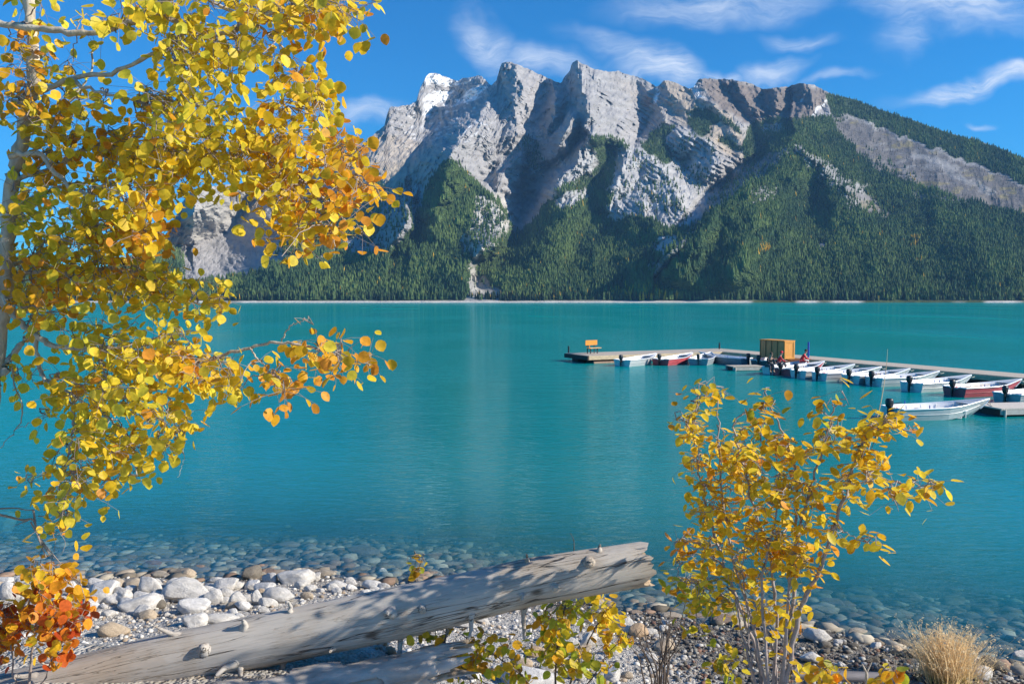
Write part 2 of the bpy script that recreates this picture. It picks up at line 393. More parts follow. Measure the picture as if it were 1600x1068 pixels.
# a gently warped copy of the coordinates so that no crest runs ruler-straight
WX = PX + 7 * fbm(PX / 26, PY / 26, 0, 4, 51); WY = PY + 7 * fbm(PX / 26, PY / 26, 0, 4, 61)
WX = WX + 2.6 * fbm(PX / 7, PY / 7, 0, 3, 55); WY = WY + 2.6 * fbm(PX / 7, PY / 7, 0, 3, 65)
T = (HORIZ - PY) / F
tk = [-0.01, -0.0052, -0.0028, 0.0, 0.05, 0.1, 0.15, 0.2, 0.25, 0.285, 0.32]
yk = [985, 996, 1014, 1024, 1150, 1320, 1510, 1720, 1940, 2110, 2300]
DB = np.interp(T, tk, yk); D = DB.copy()
from_creases = [
    # pts, amplitude (metres; negative = towards the lake), width left, width right (pixels)
    # first peak with its snow cap and the ridge falling to the left
    ([(660, 118), (652, 160), (625, 195), (590, 240), (560, 300)], [-60, -60, -40, -20], 60, 45),
    ([(607, 170), (612, 192), (600, 225), (575, 270)], [-60, -40, -10], 30, 30),
    ([(763, 135), (735, 155), (705, 178), (672, 208), (648, 240), (630, 279)], [110, 170, 170, 130, 90], 60, 42),
    # second peak: crest between the deep shade and the lit face
    ([(788, 98), (768, 146), (748, 188), (706, 228), (660, 255), (626, 282), (600, 310)], [-130, -200, -230, -200, -150, -80], 62, 75),
    ([(706, 228), (700, 262), (690, 310), (650, 350), (640, 370)], [-60, -110, -120, -60], 40, 75),
    ([(800, 100), (814, 135), (826, 170), (832, 205), (826, 240)], [-100, -130, -120, -90, -40], 28, 42),
    ([(788, 120), (800, 160), (806, 205), (798, 250), (790, 285)], [-40, -70, -80, -60, -40], 20, 26),
    ([(790, 200), (775, 240), (778, 290)], [-30, -50, -30], 18, 22),
    ([(860, 126), (868, 150), (866, 170)], [-60, -60, -20], 18, 18),
    # third peak
    ([(904, 97), (910, 122), (917, 150), (921, 178), (914, 198), (900, 218), (880, 246), (858, 282)], [-120, -140, -165, -175, -150, -100, -55, -25], 78, 78),
    ([(903, 96), (908, 120), (914, 146), (919, 172), (916, 192)], [-90, -100, -95, -80, -40], 20, 70),
    ([(880, 128), (852, 158), (838, 195), (836, 235), (822, 275), (806, 320), (790, 350)], [35, 55, 75, 85, 105, 115, 70], 40, 50),
    ([(869, 158), (866, 175), (858, 196)], [-90, -120, -60], 14, 13),
    ([(893, 186), (888, 204), (878, 225), (868, 248)], [-110, -140, -110, -50], 16, 17),
    ([(928, 150), (950, 165), (985, 178)], [20, 30, 10], 12, 12),
    ([(965, 140), (985, 152), (1002, 170), (1014, 186), (1008, 200), (1000, 212), (988, 232)], [20, 50, 90, 120, 110, 90, 60], 30, 26),
    ([(1012, 185), (1001, 170), (985, 150)], [-40, -40, -20], 12, 14),
    ([(1027, 135), (1026, 160)], [30, 10], 9, 9),
    ([(1037, 127), (1048, 148), (1070, 168), (1085, 180)], [-60, -40, -10], 16, 40),
    # scree ridge and the dark gully right of it
    ([(1082, 140), (1096, 156), (1122, 166), (1146, 184), (1162, 204), (1170, 235), (1172, 256)], [-30, -60, -90, -100, -90, -60], 60, 16),
    ([(1140, 150), (1152, 178), (1172, 200), (1182, 235), (1172, 262)], [30, 60, 65, 60, 40], 22, 42),
    # brown cliff band with ribs
    ([(1092, 124), (1100, 140), (1128, 160), (1150, 180)], [-70, -60, -20], 22, 34),
    ([(1150, 127), (1164, 150), (1180, 178), (1186, 195)], [-70, -70, -50, -20], 22, 24),
    ([(1185, 135), (1196, 160), (1206, 180)], [60, 60, 10], 22, 22),
    ([(1218, 137), (1214, 160), (1212, 182)], [-60, -60, -20], 22, 22),
    ([(1240, 140), (1238, 170)], [50, 20], 16, 16),
    ([(1258, 131), (1266, 155), (1272, 180)], [-50, -45, -20], 26, 34),
    ([(1296, 150), (1276, 172), (1262, 186)], [30, 30, 10], 12, 18),
    ([(1138, 135), (1150, 160)], [30, 20], 12, 12), ([(1172, 140), (1178, 165)], [30, 15], 10, 10),
    # pale domes and slabs in the middle
    ([(935, 214), (962, 224), (995, 236), (1022, 250), (1044, 280), (1058, 310), (1078, 345)], [-40, -60, -70, -80, -80, -60], 110, 52),
    ([(1044, 210), (1075, 212), (1104, 222), (1116, 246), (1108, 268)], [-70, -90, -90, -60], 40, 30),
    ([(1040, 214), (1046, 240), (1075, 268), (1098, 288)], [60, 70, 60, 40], 26, 22),
    ([(985, 232), (975, 262), (960, 290), (945, 320)], [-50, -60, -50, -30], 22, 28),
    ([(955, 238), (940, 270), (915, 300)], [60, 60, 30], 22, 22),
    ([(925, 215), (905, 250), (875, 280), (850, 302)], [-60, -70, -60, -30], 22, 30),
    ([(905, 215), (880, 255), (850, 280), (828, 310)], [50, 60, 50, 30], 18, 18),
    ([(870, 300), (905, 300), (890, 325)], [-30, -30], 22, 22),
    ([(1010, 350), (1040, 365), (1062, 375), (1050, 395), (1020, 425)], [-30, -60, -70, -50], 60, 12),
    # lower spur left of the main ravine and the ravine itself
    ([(720, 270), (752, 296), (778, 325), (793, 352), (786, 372), (762, 398), (745, 412)], [-60, -100, -130, -150, -140, -110, -50], 90, 14),
    ([(815, 300), (812, 335), (800, 365), (780, 392), (752, 415), (735, 432), (760, 452), (782, 466)], [100, 120, 120, 110, 80, 60, 40, 25], 18, 60),
    ([(636, 318), (640, 345), (630, 365), (604, 392)], [-60, -90, -80, -40], 70, 14),
    ([(655, 320), (652, 350), (640, 372)], [60, 70, 40], 14, 30),
    ([(530, 330), (480, 370), (430, 410)], [-60, -60, -30], 50, 60),
    ([(560, 290), (500, 340), (440, 395)], [40, 50, 30], 40, 40),
    # left cliff and the shaded hollow
    ([(455, 293), (400, 306), (382, 330), (365, 355), (330, 376), (285, 392)], [200, 330, 380, 380, 320, 200], 50, 95),
    ([(300, 300), (305, 340), (300, 372)], [-120, -120, -60], 22, 60),
    # the near forested spur in front of the ravine
    ([(1238, 230), (1212, 240), (1168, 284), (1120, 324), (1070, 375), (1030, 418), (1010, 436)], [-130, -175, -210, -200, -140, -60, 0], 24, 150),
    ([(1230, 225), (1172, 262), (1130, 292), (1098, 330), (1062, 374), (1015, 424), (1000, 436)], [60, 95, 110, 100, 75, 40, 0], 20, 24),
    ([(1238, 230), (1275, 250), (1312, 285), (1345, 330), (1380, 372)], [-110, -80, -70, -50, -20], 60, 34),
    ([(1290, 285), (1262, 330), (1245, 372), (1235, 420)], [40, 40, 25, 10], 40, 40),
    ([(1365, 300), (1400, 350), (1440, 400), (1470, 450)], [20, 25, 20, 10], 60, 60),
    ([(1490, 330), (1530, 385), (1560, 440)], [-25, -30, -20], 60, 60),
    ([(1560, 330), (1600, 400)], [25, 25], 40, 50),
    ([(930, 350), (900, 400), (880, 440)], [30, 30, 10], 40, 40), ([(890, 330), (860, 400)], [-25, -25], 40, 40),
    ([(1120, 380), (1100, 430)], [25, 20], 40, 40), ([(1180, 340), (1160, 410)], [-30, -25], 40, 40),
]
for pts, amp, wl, wr in from_creases:
    D = D + crease(pts, amp, wl, wr) * 1.1
hgt01 = np.clip(T / 0.27, 0, 1)

# -- what covers the slopes: 0 bare rock .. 1 closed forest
VX = PX + 7 * fbm(PX / 12, PY / 12, 0, 4, 21); VY = PY + 7 * fbm(PX / 12, PY / 12, 0, 4, 31)
FOREST = np.zeros(PX.shape)
def paint(arr, poly, val, soft=3.0):
    m = sstep(-soft, soft, inside(VX, VY, poly)); return arr * (1 - m) + val * m
for poly, val in [
    ([(1180, 190), (1240, 185), (1290, 182), (1310, 175), (1336, 215), (1400, 262), (1490, 300), (1660, 350), (2150, 420), (2150, 480), (270, 480), (300, 445), (380, 432), (430, 412), (520, 402), (590, 398),
      (630, 375), (650, 340), (668, 285), (690, 256), (708, 254), (735, 278), (776, 312), (792, 340), (800, 372), (830, 350), (852, 318), (880, 300), (930, 285), (960, 300), (950, 330), (1010, 345), (1060, 360), (1095, 345), (1118, 318), (1168, 270), (1160, 235), (1168, 200)], 1.0),
    ([(1290, 146), (1330, 150), (1480, 203), (1660, 262), (1900, 350), (1900, 385), (1660, 312), (1600, 286), (1540, 262), (1470, 236), (1400, 208), (1340, 186), (1298, 176)], 1.0),
    ([(430, 400), (455, 330), (500, 310), (560, 300), (600, 290), (640, 330), (600, 395), (520, 410)], 0.45),
    ([(560, 292), (590, 288), (596, 300), (570, 305)], 0.9),
    ([(598, 300), (640, 280), (662, 280), (650, 320), (636, 362), (602, 394), (585, 392), (590, 350)], 0.12),
    ([(535, 372), (560, 370), (600, 392), (585, 402), (545, 398)], 0.1),
    ([(736, 300), (775, 315), (796, 352), (788, 372), (745, 408), (722, 400), (718, 370), (740, 340)], 0.25),
    ([(732, 410), (748, 415), (742, 428), (766, 440), (784, 458), (782, 473), (722, 473), (730, 445)], 0.05),
    ([(655, 368), (664, 368), (655, 402), (640, 405)], 0.35),
    ([(820, 215), (845, 225), (850, 255), (838, 270), (815, 250)], 0.5),
    ([(1075, 175), (1088, 170), (1105, 172), (1122, 184), (1130, 190), (1112, 195), (1110, 212), (1100, 216), (1078, 204)], 0.95),
    ([(1128, 186), (1150, 198), (1160, 210), (1152, 208), (1130, 196)], 0.7),
    ([(1120, 212), (1145, 222), (1162, 235), (1150, 236), (1125, 222)], 0.7),
    ([(1000, 225), (1014, 210), (1036, 196), (1052, 200), (1040, 225), (1058, 248), (1040, 256), (1010, 240)], 0.9),
    ([(920, 214), (945, 212), (978, 226), (985, 232), (960, 234), (958, 262), (935, 262), (930, 240)], 0.9),
    ([(935, 262), (962, 262), (955, 290), (920, 300), (880, 312), (860, 300), (900, 282)], 0.75),
    ([(975, 232), (1020, 242), (1042, 262), (1062, 300), (1082, 345), (1062, 352), (1020, 330), (960, 345), (945, 342), (960, 312), (975, 280)], 0.13),
    ([(945, 340), (970, 312), (1000, 322), (985, 338), (960, 348)], 0.02),
    ([(1050, 228), (1062, 212), (1085, 208), (1112, 226), (1124, 248), (1104, 262), (1118, 290), (1096, 312), (1060, 280), (1048, 255)], 0.15),
    ([(1086, 232), (1106, 236), (1104, 262), (1082, 262), (1074, 246)], 0.02),
    ([(862, 318), (885, 300), (915, 296), (918, 312), (895, 326), (865, 330)], 0.08),
    ([(1026, 372), (1060, 366), (1058, 380), (1036, 398), (1020, 396)], 0.08),
    ([(1012, 410), (1030, 410), (1022, 424), (1008, 426)], 0.2),
    ([(1165, 300), (1200, 288), (1232, 292), (1222, 312), (1172, 322)], 0.45),
    ([(1228, 226), (1250, 228), (1298, 256), (1320, 275), (1352, 290), (1360, 330), (1330, 332), (1300, 300), (1262, 262)], 0.35),
    ([(1276, 382), (1290, 382), (1290, 396), (1280, 396)], 0.05),
    ([(1186, 192), (1220, 196), (1226, 205), (1196, 212)], 0.4),
]: FOREST = paint(FOREST, poly, val)
BURN = np.zeros(PX.shape)
for poly, val in [
    ([(1296, 178), (1340, 190), (1400, 212), (1470, 240), (1540, 266), (1600, 290), (1700, 330), (1700, 368), (1600, 338), (1530, 318), (1475, 304), (1425, 284), (1372, 262), (1345, 244), (1318, 214)], 1.0),
    ([(1340, 236), (1400, 262), (1450, 282), (1420, 284), (1360, 262)], 0.8), ([(1430, 232), (1500, 262), (1490, 268), (1425, 244)], 0.15),
    ([(1480, 262), (1560, 298), (1550, 304), (1478, 276)], 0.3), ([(1310, 290), (1350, 300), (1400, 340), (1380, 345), (1340, 320)], 0.7),
    ([(1420, 300), (1520, 315), (1510, 322), (1430, 312)], 0.6)]: BURN = paint(BURN, poly, val)
BURN *= 0.35 + 0.65 * sstep(-0.5, 0.1, fbm(PX / 30 + PY / 14, PY / 9, 0, 3, 77) + 0.3)
FOREST = np.maximum(FOREST, 0.9 * sstep(292, 276, PX) * sstep(380, 400, PY))
FOREST = FOREST * (1 - BURN)
SHADE_BAND = [(1235, 226), (1170, 256), (1125, 293), (1095, 333), (1060, 376), (1010, 428), (1022, 434), (1066, 387), (1112, 332), (1165, 290), (1232, 242)]
FOREST = paint(FOREST, SHADE_BAND, 0.22)  # trees thinned here so the painted shadow strip stays dark
ROCK = 1 - np.clip(FOREST + 1.8 * BURN, 0, 1)

ROUGH = np.ones(PX.shape)
for poly, val in [([(912, 100), (1000, 118), (1030, 135), (1030, 190), (1010, 232), (925, 210), (915, 160)], 0.38), ([(1000, 120), (1180, 165), (1175, 260), (1120, 235), (1010, 215), (1020, 160)], 0.4),
                  ([(520, 262), (592, 206), (650, 240), (640, 280), (590, 320), (520, 330)], 0.45), ([(706, 228), (760, 240), (800, 300), (770, 310), (715, 262)], 0.55)]:
    ROUGH = paint(ROUGH, poly, val, 10)
ROCK = ROCK * (1 - sstep(1290, 1312, PX) * sstep(350, 335, PY))
# -- gullies, ledges and ribs (fall-line ridges, finer ones on bare rock)
U = PX + np.interp(PX, [500, 800, 900, 930, 1000], [0.75, 0.55, 0.45, 0.0, -0.25]) * (PY - 300) + 8 * fbm(PX / 40, PY / 40, 0, 2, 5)
cliff = sstep(420, 250, PY)
D = D - ROUGH * ROCK * cliff * (27 * (ridged(U / 30, PY / 48, 5, 101, 0.6) - 0.1)) - ROUGH * ROCK * cliff * 15 * ridged(U / 12, PY / 22, 4, 131, 0.6)
D = D - 5.0 * fbm(PX / 5, PY / 5, 0, 3, 141) * (0.3 + ROCK)
strata = np.sin((PY - 0.22 * PX + 9 * fbm(PX / 60, PY / 60, 0, 3, 151)) / 1.9)
D = D + ROCK * cliff * 2.6 * strata * sstep(-0.3, 0.5, fbm(PX / 40, PY / 30, 0, 2, 161))
D = D - (1 - ROCK) * 14 * ridged(U / 45, PY / 80, 3, 171)
S2 = PY - 0.62 * PX + 8 * fbm(PX / 45, PY / 45, 0, 3, 191)
lay = (S2 / 8.5) % 1.0; D = D - ROCK * cliff * sstep(890, 925, PX) * 13 * np.where(lay < 0.75, lay / 0.75, (1 - lay) / 0.25) * sstep(-0.25, 0.35, fbm(PX / 35, PY / 25, 0, 3, 195))
fix = sstep(472.9, 436, PY)
D = DB + (D - DB) * fix + (1 - fix) * 3 * fbm(PX / 30, PY / 30, 0, 3, 181)
D = np.maximum(D, 980)
u_ = (PX - 800) / F; v_ = (534 - PY) / F; dy_ = cp + v_ * sn
WXm = u_ / dy_ * D; WZm = CAM_H + (-sn + v_ * cp) / dy_ * D; WYm = D

# -- colours of the ground itself, with the spur's shadow strip painted in
def cpaint(col, poly, c, soft=3.0, amt=1.0):
    m = (sstep(-soft, soft, inside(VX, VY, poly)) * amt)[..., None]; return col * (1 - m) + np.array(c) * m
nz = fbm(PX / 16, PY / 16, 0, 4, 201)[..., None]; nf = fbm(PX / 4, PY / 3, 0, 3, 211)[..., None]
C = np.ones(PX.shape + (3,)) * np.array((0.330, 0.318, 0.310))
for poly, c in [
    ([(540, 250), (590, 206), (640, 215), (690, 240), (640, 285), (590, 320), (540, 300)], (0.37, 0.33, 0.285)),
    ([(592, 262), (640, 250), (650, 262), (610, 300), (570, 310), (560, 290)], (0.42, 0.36, 0.28)),
    ([(950, 116), (1024, 136), (1060, 168), (1075, 200), (1000, 215), (1015, 185), (985, 150)], (0.33, 0.305, 0.28)),
    ([(1010, 150), (1024, 152), (1022, 168), (1004, 166)], (0.24, 0.17, 0.13)),
    ([(1036, 126), (1084, 138), (1100, 160), (1130, 170), (1160, 205), (1172, 250), (1130, 240), (1080, 200), (1050, 180)], (0.41, 0.345, 0.27)),
    ([(1088, 120), (1150, 124), (1200, 138), (1256, 128), (1302, 148), (1262, 190), (1190, 196), (1150, 185), (1110, 158)], (0.20, 0.165, 0.14)),
    ([(930, 214), (1000, 230), (1050, 200), (1115, 222), (1125, 300), (1085, 350), (1050, 400), (940, 350), (860, 335), (870, 290)], (0.40, 0.395, 0.388)),
    ([(700, 290), (800, 310), (800, 380), (745, 412), (716, 400)], (0.45, 0.43, 0.39)),
    ([(730, 408), (750, 412), (745, 428), (790, 455), (785, 475), (720, 475)], (0.36, 0.345, 0.31)),
    ([(280, 295), (400, 290), (380, 345), (300, 380)], (0.42, 0.40, 0.36)), (SHADE_BAND, (0.16, 0.17, 0.16)),  # last polygon: strip beside the spur darkened to stand for its shadow
]: C = cpaint(C, poly, c, 6.0)
for poly in [[(662, 116), (690, 116), (722, 130), (700, 134), (676, 130), (664, 134)], [(660, 150), (676, 142), (712, 140), (700, 150), (676, 166), (668, 182), (662, 180)],
             [(738, 136), (766, 132), (756, 142), (725, 162), (705, 168)], [(1022, 136), (1031, 134), (1029, 158), (1023, 166)], [(1078, 140), (1088, 134), (1096, 150), (1108, 154), (1088, 156)],
             [(1296, 148), (1299, 151), (1268, 184), (1263, 184)], [(1258, 146), (1252, 158), (1246, 158)]]:
    m = (sstep(-1.5, 2.0, inside(VX, VY, poly)) * sstep(-0.55, -0.05, fbm(PX / 4, PY / 2.2, 0, 3, 231) + 0.15 * strata))[..., None]
    C = C * (1 - m) + np.array((0.82, 0.84, 0.86)) * m
sn_ = (sstep(0.25, 0.5, fbm(PX / 5 + PY / 9, PY / 3, 0, 3, 241)) * sstep(240, 200, PY) * sstep(800, 740, PX) * sstep(600, 640, PX))[..., None]
C = C * (1 - 0.6 * sn_) + 0.6 * sn_ * np.array((0.8, 0.82, 0.84))
C = C * (1 + 0.13 * nz + 0.12 * nf + 0.07 * strata[..., None])
fcol = np.array((0.060, 0.090, 0.036)) * (1 + 0.4 * nz); bcol = np.array((0.155, 0.142, 0.134)) * (1 + 0.16 * nf + 0.15 * nz)
thin = np.array((0.15, 0.15, 0.10))
FF = FOREST[..., None]; C = C * (1 - sstep(0.2, 0.95, FF)) + fcol * sstep(0.2, 0.95, FF)
BB = BURN[..., None]; C = C * (1 - BB) + bcol * BB
gy_ = (sstep(0.2, 0.5, fbm(PX / 18, PY / 7, 0, 3, 251)) * BURN)[..., None]; C = C * (1 - 0.5 * gy_) + 0.5 * gy_ * np.array((0.30, 0.25, 0.09))
bank = (sstep(469.4, 470.4, PY) * sstep(-0.35, 0.05, fbm(PX / 60, 0 * PY, 0, 2, 265) + np.where((PX > 380) & (PX < 1130), 0.8, -0.12)))[..., None]; C = C * (1 - bank) + bank * np.array((0.60, 0.57, 0.52))
C = np.clip(C, 0.01, 0.9)
# -- close the massif behind the skyline
back = []; bc = []
for k, (dd, fz) in enumerate([(60, 0.97), (250, 0.8), (600, 0.5), (1200, -0.01)]):
    back.append(np.stack([WXm[-1] * (1 + dd / D[-1]), WYm[-1] + dd, WZm[-1] * fz - 1.0], -1)); bc.append(C[-1])
V = np.concatenate([np.stack([WXm, WYm, WZm], -1), np.array(back)], 0); CC = np.concatenate([C, np.array(bc)], 0)
nr, nc = V.shape[:2]
M_MOUNT = attr_mat('mountain_rock', nscale=0.03, namt=0.13, bump=0.7, bdist=7.0, bscale=0.045)
me = mesh_np('mountains', V.reshape(-1, 3), grid_faces(nr, nc), M_MOUNT, False, {'Col': CC.reshape(-1, 3)})
link('mountains', me, kind='structure', label='limestone mountain range with forested lower slopes')

# ------------------------------------------------------------------ the far forest, one mass
def grow(N, dens, hfun, colfun, seed):
    r = np.random.default_rng(seed)
    j = r.integers(0, len(mpx) - 1, N * 3); j = j[(mpx[j] > -60) & (mpx[j] < 1680)]
    i = r.random(len(j)) ** 0.9 * (NR - 2); ii = i.astype(int)
    area = (base_py - sky_row[j]) / (base_py - 95)
    p = dens[ii, j] * area
    # shore rows are foreshortened: keep them dense
    k = r.random(len(j)) < p; ii, j = ii[k][:N], j[k][:N]; fi = r.random(len(j)); fj = r.random(len(j))
    P = np.stack([WXm, WYm, WZm], -1)
    pos = (P[ii, j] * ((1 - fi) * (1 - fj))[:, None] + P[ii + 1, j] * (fi * (1 - fj))[:, None] + P[ii, j + 1] * ((1 - fi) * fj)[:, None] + P[ii + 1, j + 1] * (fi * fj)[:, None])
    return pos, PX[ii, j], PY[ii, j], r
def conifers(pos, Hh, col, r, wide=0.2):
    n = len(pos); k = 6; a = np.arange(k) * 2 * math.pi / k
    tv = []
    for zz, rr in ((0.06, 1.0), (0.42, 0.62)):
        ang = a[None, :] + r.random((n, 1)) * 6.28
        rad = (rr * wide * Hh)[:, None] * (0.65 + 0.7 * r.random((n, k)))
        tv.append(np.stack([rad * np.cos(ang), rad * np.sin(ang), (zz + 0.07 * (r.random((n, k)) - 0.5)) * Hh[:, None]], -1))
        tv.append(np.stack([0 * Hh, 0 * Hh, (0.66 if zz < 0.3 else 1.0) * Hh], -1)[:, None, :])
    vv = np.concatenate(tv, 1) + pos[:, None, :]       # 7 + 7 verts
    tri = [(b + q, b + (q + 1) % k, b + k) for b in (0, 7) for q in range(k)]
    ff = (np.arange(n) * 14)[:, None, None] + np.array(tri)[None]
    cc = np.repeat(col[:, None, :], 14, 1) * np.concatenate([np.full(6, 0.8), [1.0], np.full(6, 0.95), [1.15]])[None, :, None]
    return vv.reshape(-1, 3), ff.reshape(-1, 3), cc.reshape(-1, 3)
M_CON = attr_mat('conifer_needles', nscale=0.3, namt=0.25, bump=0.0)
dens = np.clip(FOREST, 0, 1) ** 1.3 * sstep(469.6, 468.8, PY) * (0.5 + 0.5 * sstep(-0.35, 0.1, fbm(PX / 10, PY / 7, 0, 3, 401)))
pos, fx_, fy_, r = grow(130000, dens, None, None, 5)
n = len(pos)
Hh = (5.4 + 5.8 * r.random(n) ** 1.4) * (1 + 0.3 * fbm(fx_ / 14, fy_ / 10, 0, 2, 411)) * np.interp(fy_, [100, 250, 400, 473], [0.62, 0.78, 0.95, 1.05])
hue = fbm(fx_ / 40, fy_ / 25, 0, 3, 301) + 0.5 * (r.random(n) - 0.5)
g0, g1 = np.array((0.038, 0.076, 0.032)), np.array((0.118, 0.168, 0.048))
colt = g0 + (g1 - g0) * np.clip(0.5 + 0.75 * hue, 0, 1)[:, None]
colt *= (0.75 + 0.5 * r.random(n))[:, None]
yel = (r.random(n) < 0.004 + 0.05 * (sstep(445, 462, fy_) * (sstep(930, 990, fx_) * sstep(1075, 1040, fx_) * 6 + 0.25 * sstep(700, 900, fx_) * sstep(1100, 1000, fx_)))
       + 0.6 * (np.hypot(fx_ - 1427, fy_ - 380) < 8) + 0.7 * (np.hypot(fx_ - 1194, fy_ - 391) < 8) + 0.3 * (np.hypot(fx_ - 1427, fy_ - 275) < 10) + 0.15 * (np.hypot((fx_ - 1570) / 2, fy_ - 312) < 16))
colt[yel] = np.array((0.50, 0.30, 0.03)) * (0.6 + 0.7 * r.random((yel.sum(), 1)))
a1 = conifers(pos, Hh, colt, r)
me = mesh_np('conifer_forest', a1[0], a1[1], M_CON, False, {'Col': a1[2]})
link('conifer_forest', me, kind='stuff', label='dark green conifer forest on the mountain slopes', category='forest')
# grey standing deadwood on the burnt slope
pos, fx_, fy_, r = grow(5000, np.clip(BURN, 0, 1) * 0.8, None, None, 6)
n = len(pos); colt = np.array((0.20, 0.18, 0.165)) * (0.5 + 0.9 * r.random((n, 1)))
lv = r.random(n) < 0.10; colt[lv] = np.array((0.05, 0.075, 0.03))
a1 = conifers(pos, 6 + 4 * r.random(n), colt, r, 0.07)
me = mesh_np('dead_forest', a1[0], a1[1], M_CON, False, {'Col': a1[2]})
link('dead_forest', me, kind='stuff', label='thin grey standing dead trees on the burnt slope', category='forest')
# a dense dark line of shore trees
n = 2600; r = np.random.default_rng(9)
sx = r.uniform(-60, 1680, n); sx = sx[~((sx > 722) & (sx < 742) & (r.random(n) < 0.8))]; n = len(sx)
yy0 = 1018 + 22 * r.random(n) + 6 * vnoise(sx / 40, 0 * sx, 0, 8)
pos = np.stack([(sx - 800) / F * yy0, yy0, 0.3 + (yy0 - 1004) * 0.12], -1)
colt = np.array((0.030, 0.048, 0.022)) * (0.6 + 0.9 * r.random((n, 1)))
yl = r.random(n) < (0.03 + 0.25 * np.exp(-((sx - 1010) / 45) ** 2)); colt[yl] = np.array((0.48, 0.30, 0.04)) * (0.6 + 0.6 * r.random((yl.sum(), 1)))
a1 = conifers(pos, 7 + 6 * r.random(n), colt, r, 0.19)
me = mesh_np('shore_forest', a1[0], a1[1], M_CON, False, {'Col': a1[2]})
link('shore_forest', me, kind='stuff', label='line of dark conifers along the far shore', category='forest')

# ------------------------------------------------------------------ dock, boats and people on the water
M_ALU = plain('bare_aluminium', (0.56, 0.57, 0.57), 0.42, 0.35, nscale=5, namt=0.18, stretch=(0.4, 1, 2))
M_ALU_IN = plain('pale_painted_aluminium', (0.84, 0.83, 0.81), 0.5, 0.0, nscale=6, namt=0.1)
M_ALU_SHADE = plain('shaded_grey_aluminium', (0.30, 0.34, 0.36), 0.5, 0.2, nscale=5, namt=0.2)  # aluminium darkened in colour to stand for hulls in shade
M_RED = plain('faded_red_paint', (0.46, 0.075, 0.09), 0.45, 0.0, nscale=7, namt=0.35, stretch=(0.3, 1, 3))
M_DKHULL = plain('dark_teal_hull', (0.035, 0.07, 0.085), 0.5, 0.0, nscale=5, namt=0.2)
M_GUN = plain('bright_gunwale', (0.86, 0.86, 0.86), 0.35, 0.3, nscale=9, namt=0.08)
M_BLK = plain('black_motor', (0.018, 0.019, 0.022), 0.35, 0.0, nscale=9, namt=0.2)
M_MGREY = plain('motor_grey', (0.22, 0.22, 0.24), 0.4, 0.3, nscale=9, namt=0.2)
M_DECK = plain('weathered_deck', (0.46, 0.40, 0.32), 0.85, nscale=3, namt=0.28, bump=0.3, stretch=(2.5, 12, 1))
M_DECKSIDE = plain('pale_timber_fascia', (0.60, 0.46, 0.29), 0.8, nscale=3, namt=0.3, stretch=(1, 1, 4))
M_FLOAT_ENDSHADE = plain('dark_float_and_end_shade', (0.05, 0.035, 0.03), 0.8, nscale=3, namt=0.4)
M_ORANGE = plain('orange_stain', (0.80, 0.27, 0.02), 0.55, nscale=4, namt=0.2, stretch=(1, 1, 8))
M_CRATE = plain('golden_plywood', (0.72, 0.30, 0.05), 0.6, nscale=3, namt=0.25, stretch=(6, 6, 0.8))
M_CRATE_D = plain('brown_cladding', (0.72, 0.27, 0.10), 0.7, nscale=3, namt=0.25, stretch=(6, 6, 0.8))
M_POSTB = plain('blue_paint', (0.01, 0.06, 0.42), 0.5, namt=0.1)
M_STEEL = plain('black_steel', (0.03, 0.03, 0.035), 0.5, 0.3, namt=0.2)
M_NUM = plain('red_number_paint', (0.75, 0.06, 0.05), 0.6, namt=0.1)
M_CONC = plain('grey_concrete', (0.52, 0.49, 0.44), 0.9, nscale=4, namt=0.2)
M_SKIN = plain('skin', (0.55, 0.32, 0.22), 0.6, namt=0.08)

D0 = plane(884, 551.3, 0.6)[:2]; D1 = plane(1124, 544, 0.6)[:2]; W1 = plane(1600, 588, 0.6)[:2]
e1 = (D1 - D0); LP = np.linalg.norm(e1); e1 /= LP
e2 = np.array((e1[1], -e1[0]))                        # along the walkway, towards the beach
LW = np.linalg.norm(W1 - D1) + 14
RZ1 = math.atan2(e1[1], e1[0]); RZ2 = math.atan2(e2[1], e2[0])
def dk(a, b, z=0.0):                                  # dock coordinates: a from the left end, b towards us
    p = D0 + e1 * a + e2 * b; return (p[0], p[1], z)
PD, WWd = 3.7, 2.6
dock = thing('dock', 'long L-shaped floating dock of weathered planks with boats moored along it', 'dock', dk(0, 0, 0))
dl = Vector(dk(0, 0, 0))
def loc(v): return (v[0] - dl.x, v[1] - dl.y, v[2])
for nm, a0, a1, b0, b1 in (('platform_deck', 0, LP, 0, PD), ('walkway_deck', LP - WWd, LP, PD + 0.01, LW)):
    mb = MB(); n = int(((a1 - a0) if nm == 'platform_deck' else (b1 - b0)) / 0.2)
    for k in range(n):
        f0 = (k + 0.5) / n
        if nm == 'platform_deck': c = dk(a0 + (a1 - a0) * f0, (b0 + b1) / 2, 0.575); d = ((a1 - a0) / n - 0.012, b1 - b0, 0.05)
        else: c = dk((a0 + a1) / 2, b0 + (b1 - b0) * f0, 0.575); d = (a1 - a0, (b1 - b0) / n - 0.012, 0.05)
        mb.box(loc(c), d, RZ1)
    mb.build(nm, M_DECK, dock)
def beam(nm, a0, a1, b0, b1, z0, z1, m):
    mb = MB(); c = dk((a0 + a1) / 2, (b0 + b1) / 2, (z0 + z1) / 2); mb.box(loc(c), (abs(a1 - a0), abs(b1 - b0), z1 - z0), RZ1); return mb.build(nm, m, dock)
beam('fascia', -0.06, LP - WWd, PD + 0.002, PD + 0.09, 0.28, 0.57, M_DECKSIDE)
beam('fascia', -0.14, -0.003, 0, PD + 0.09, 0.25, 0.57, M_FLOAT_ENDSHADE)  # left end takes the dark float colour in place of its shade
beam('fascia', LP - WWd - 0.09, LP - WWd - 0.003, PD + 0.1, LW, 0.28, 0.57, M_DECKSIDE)
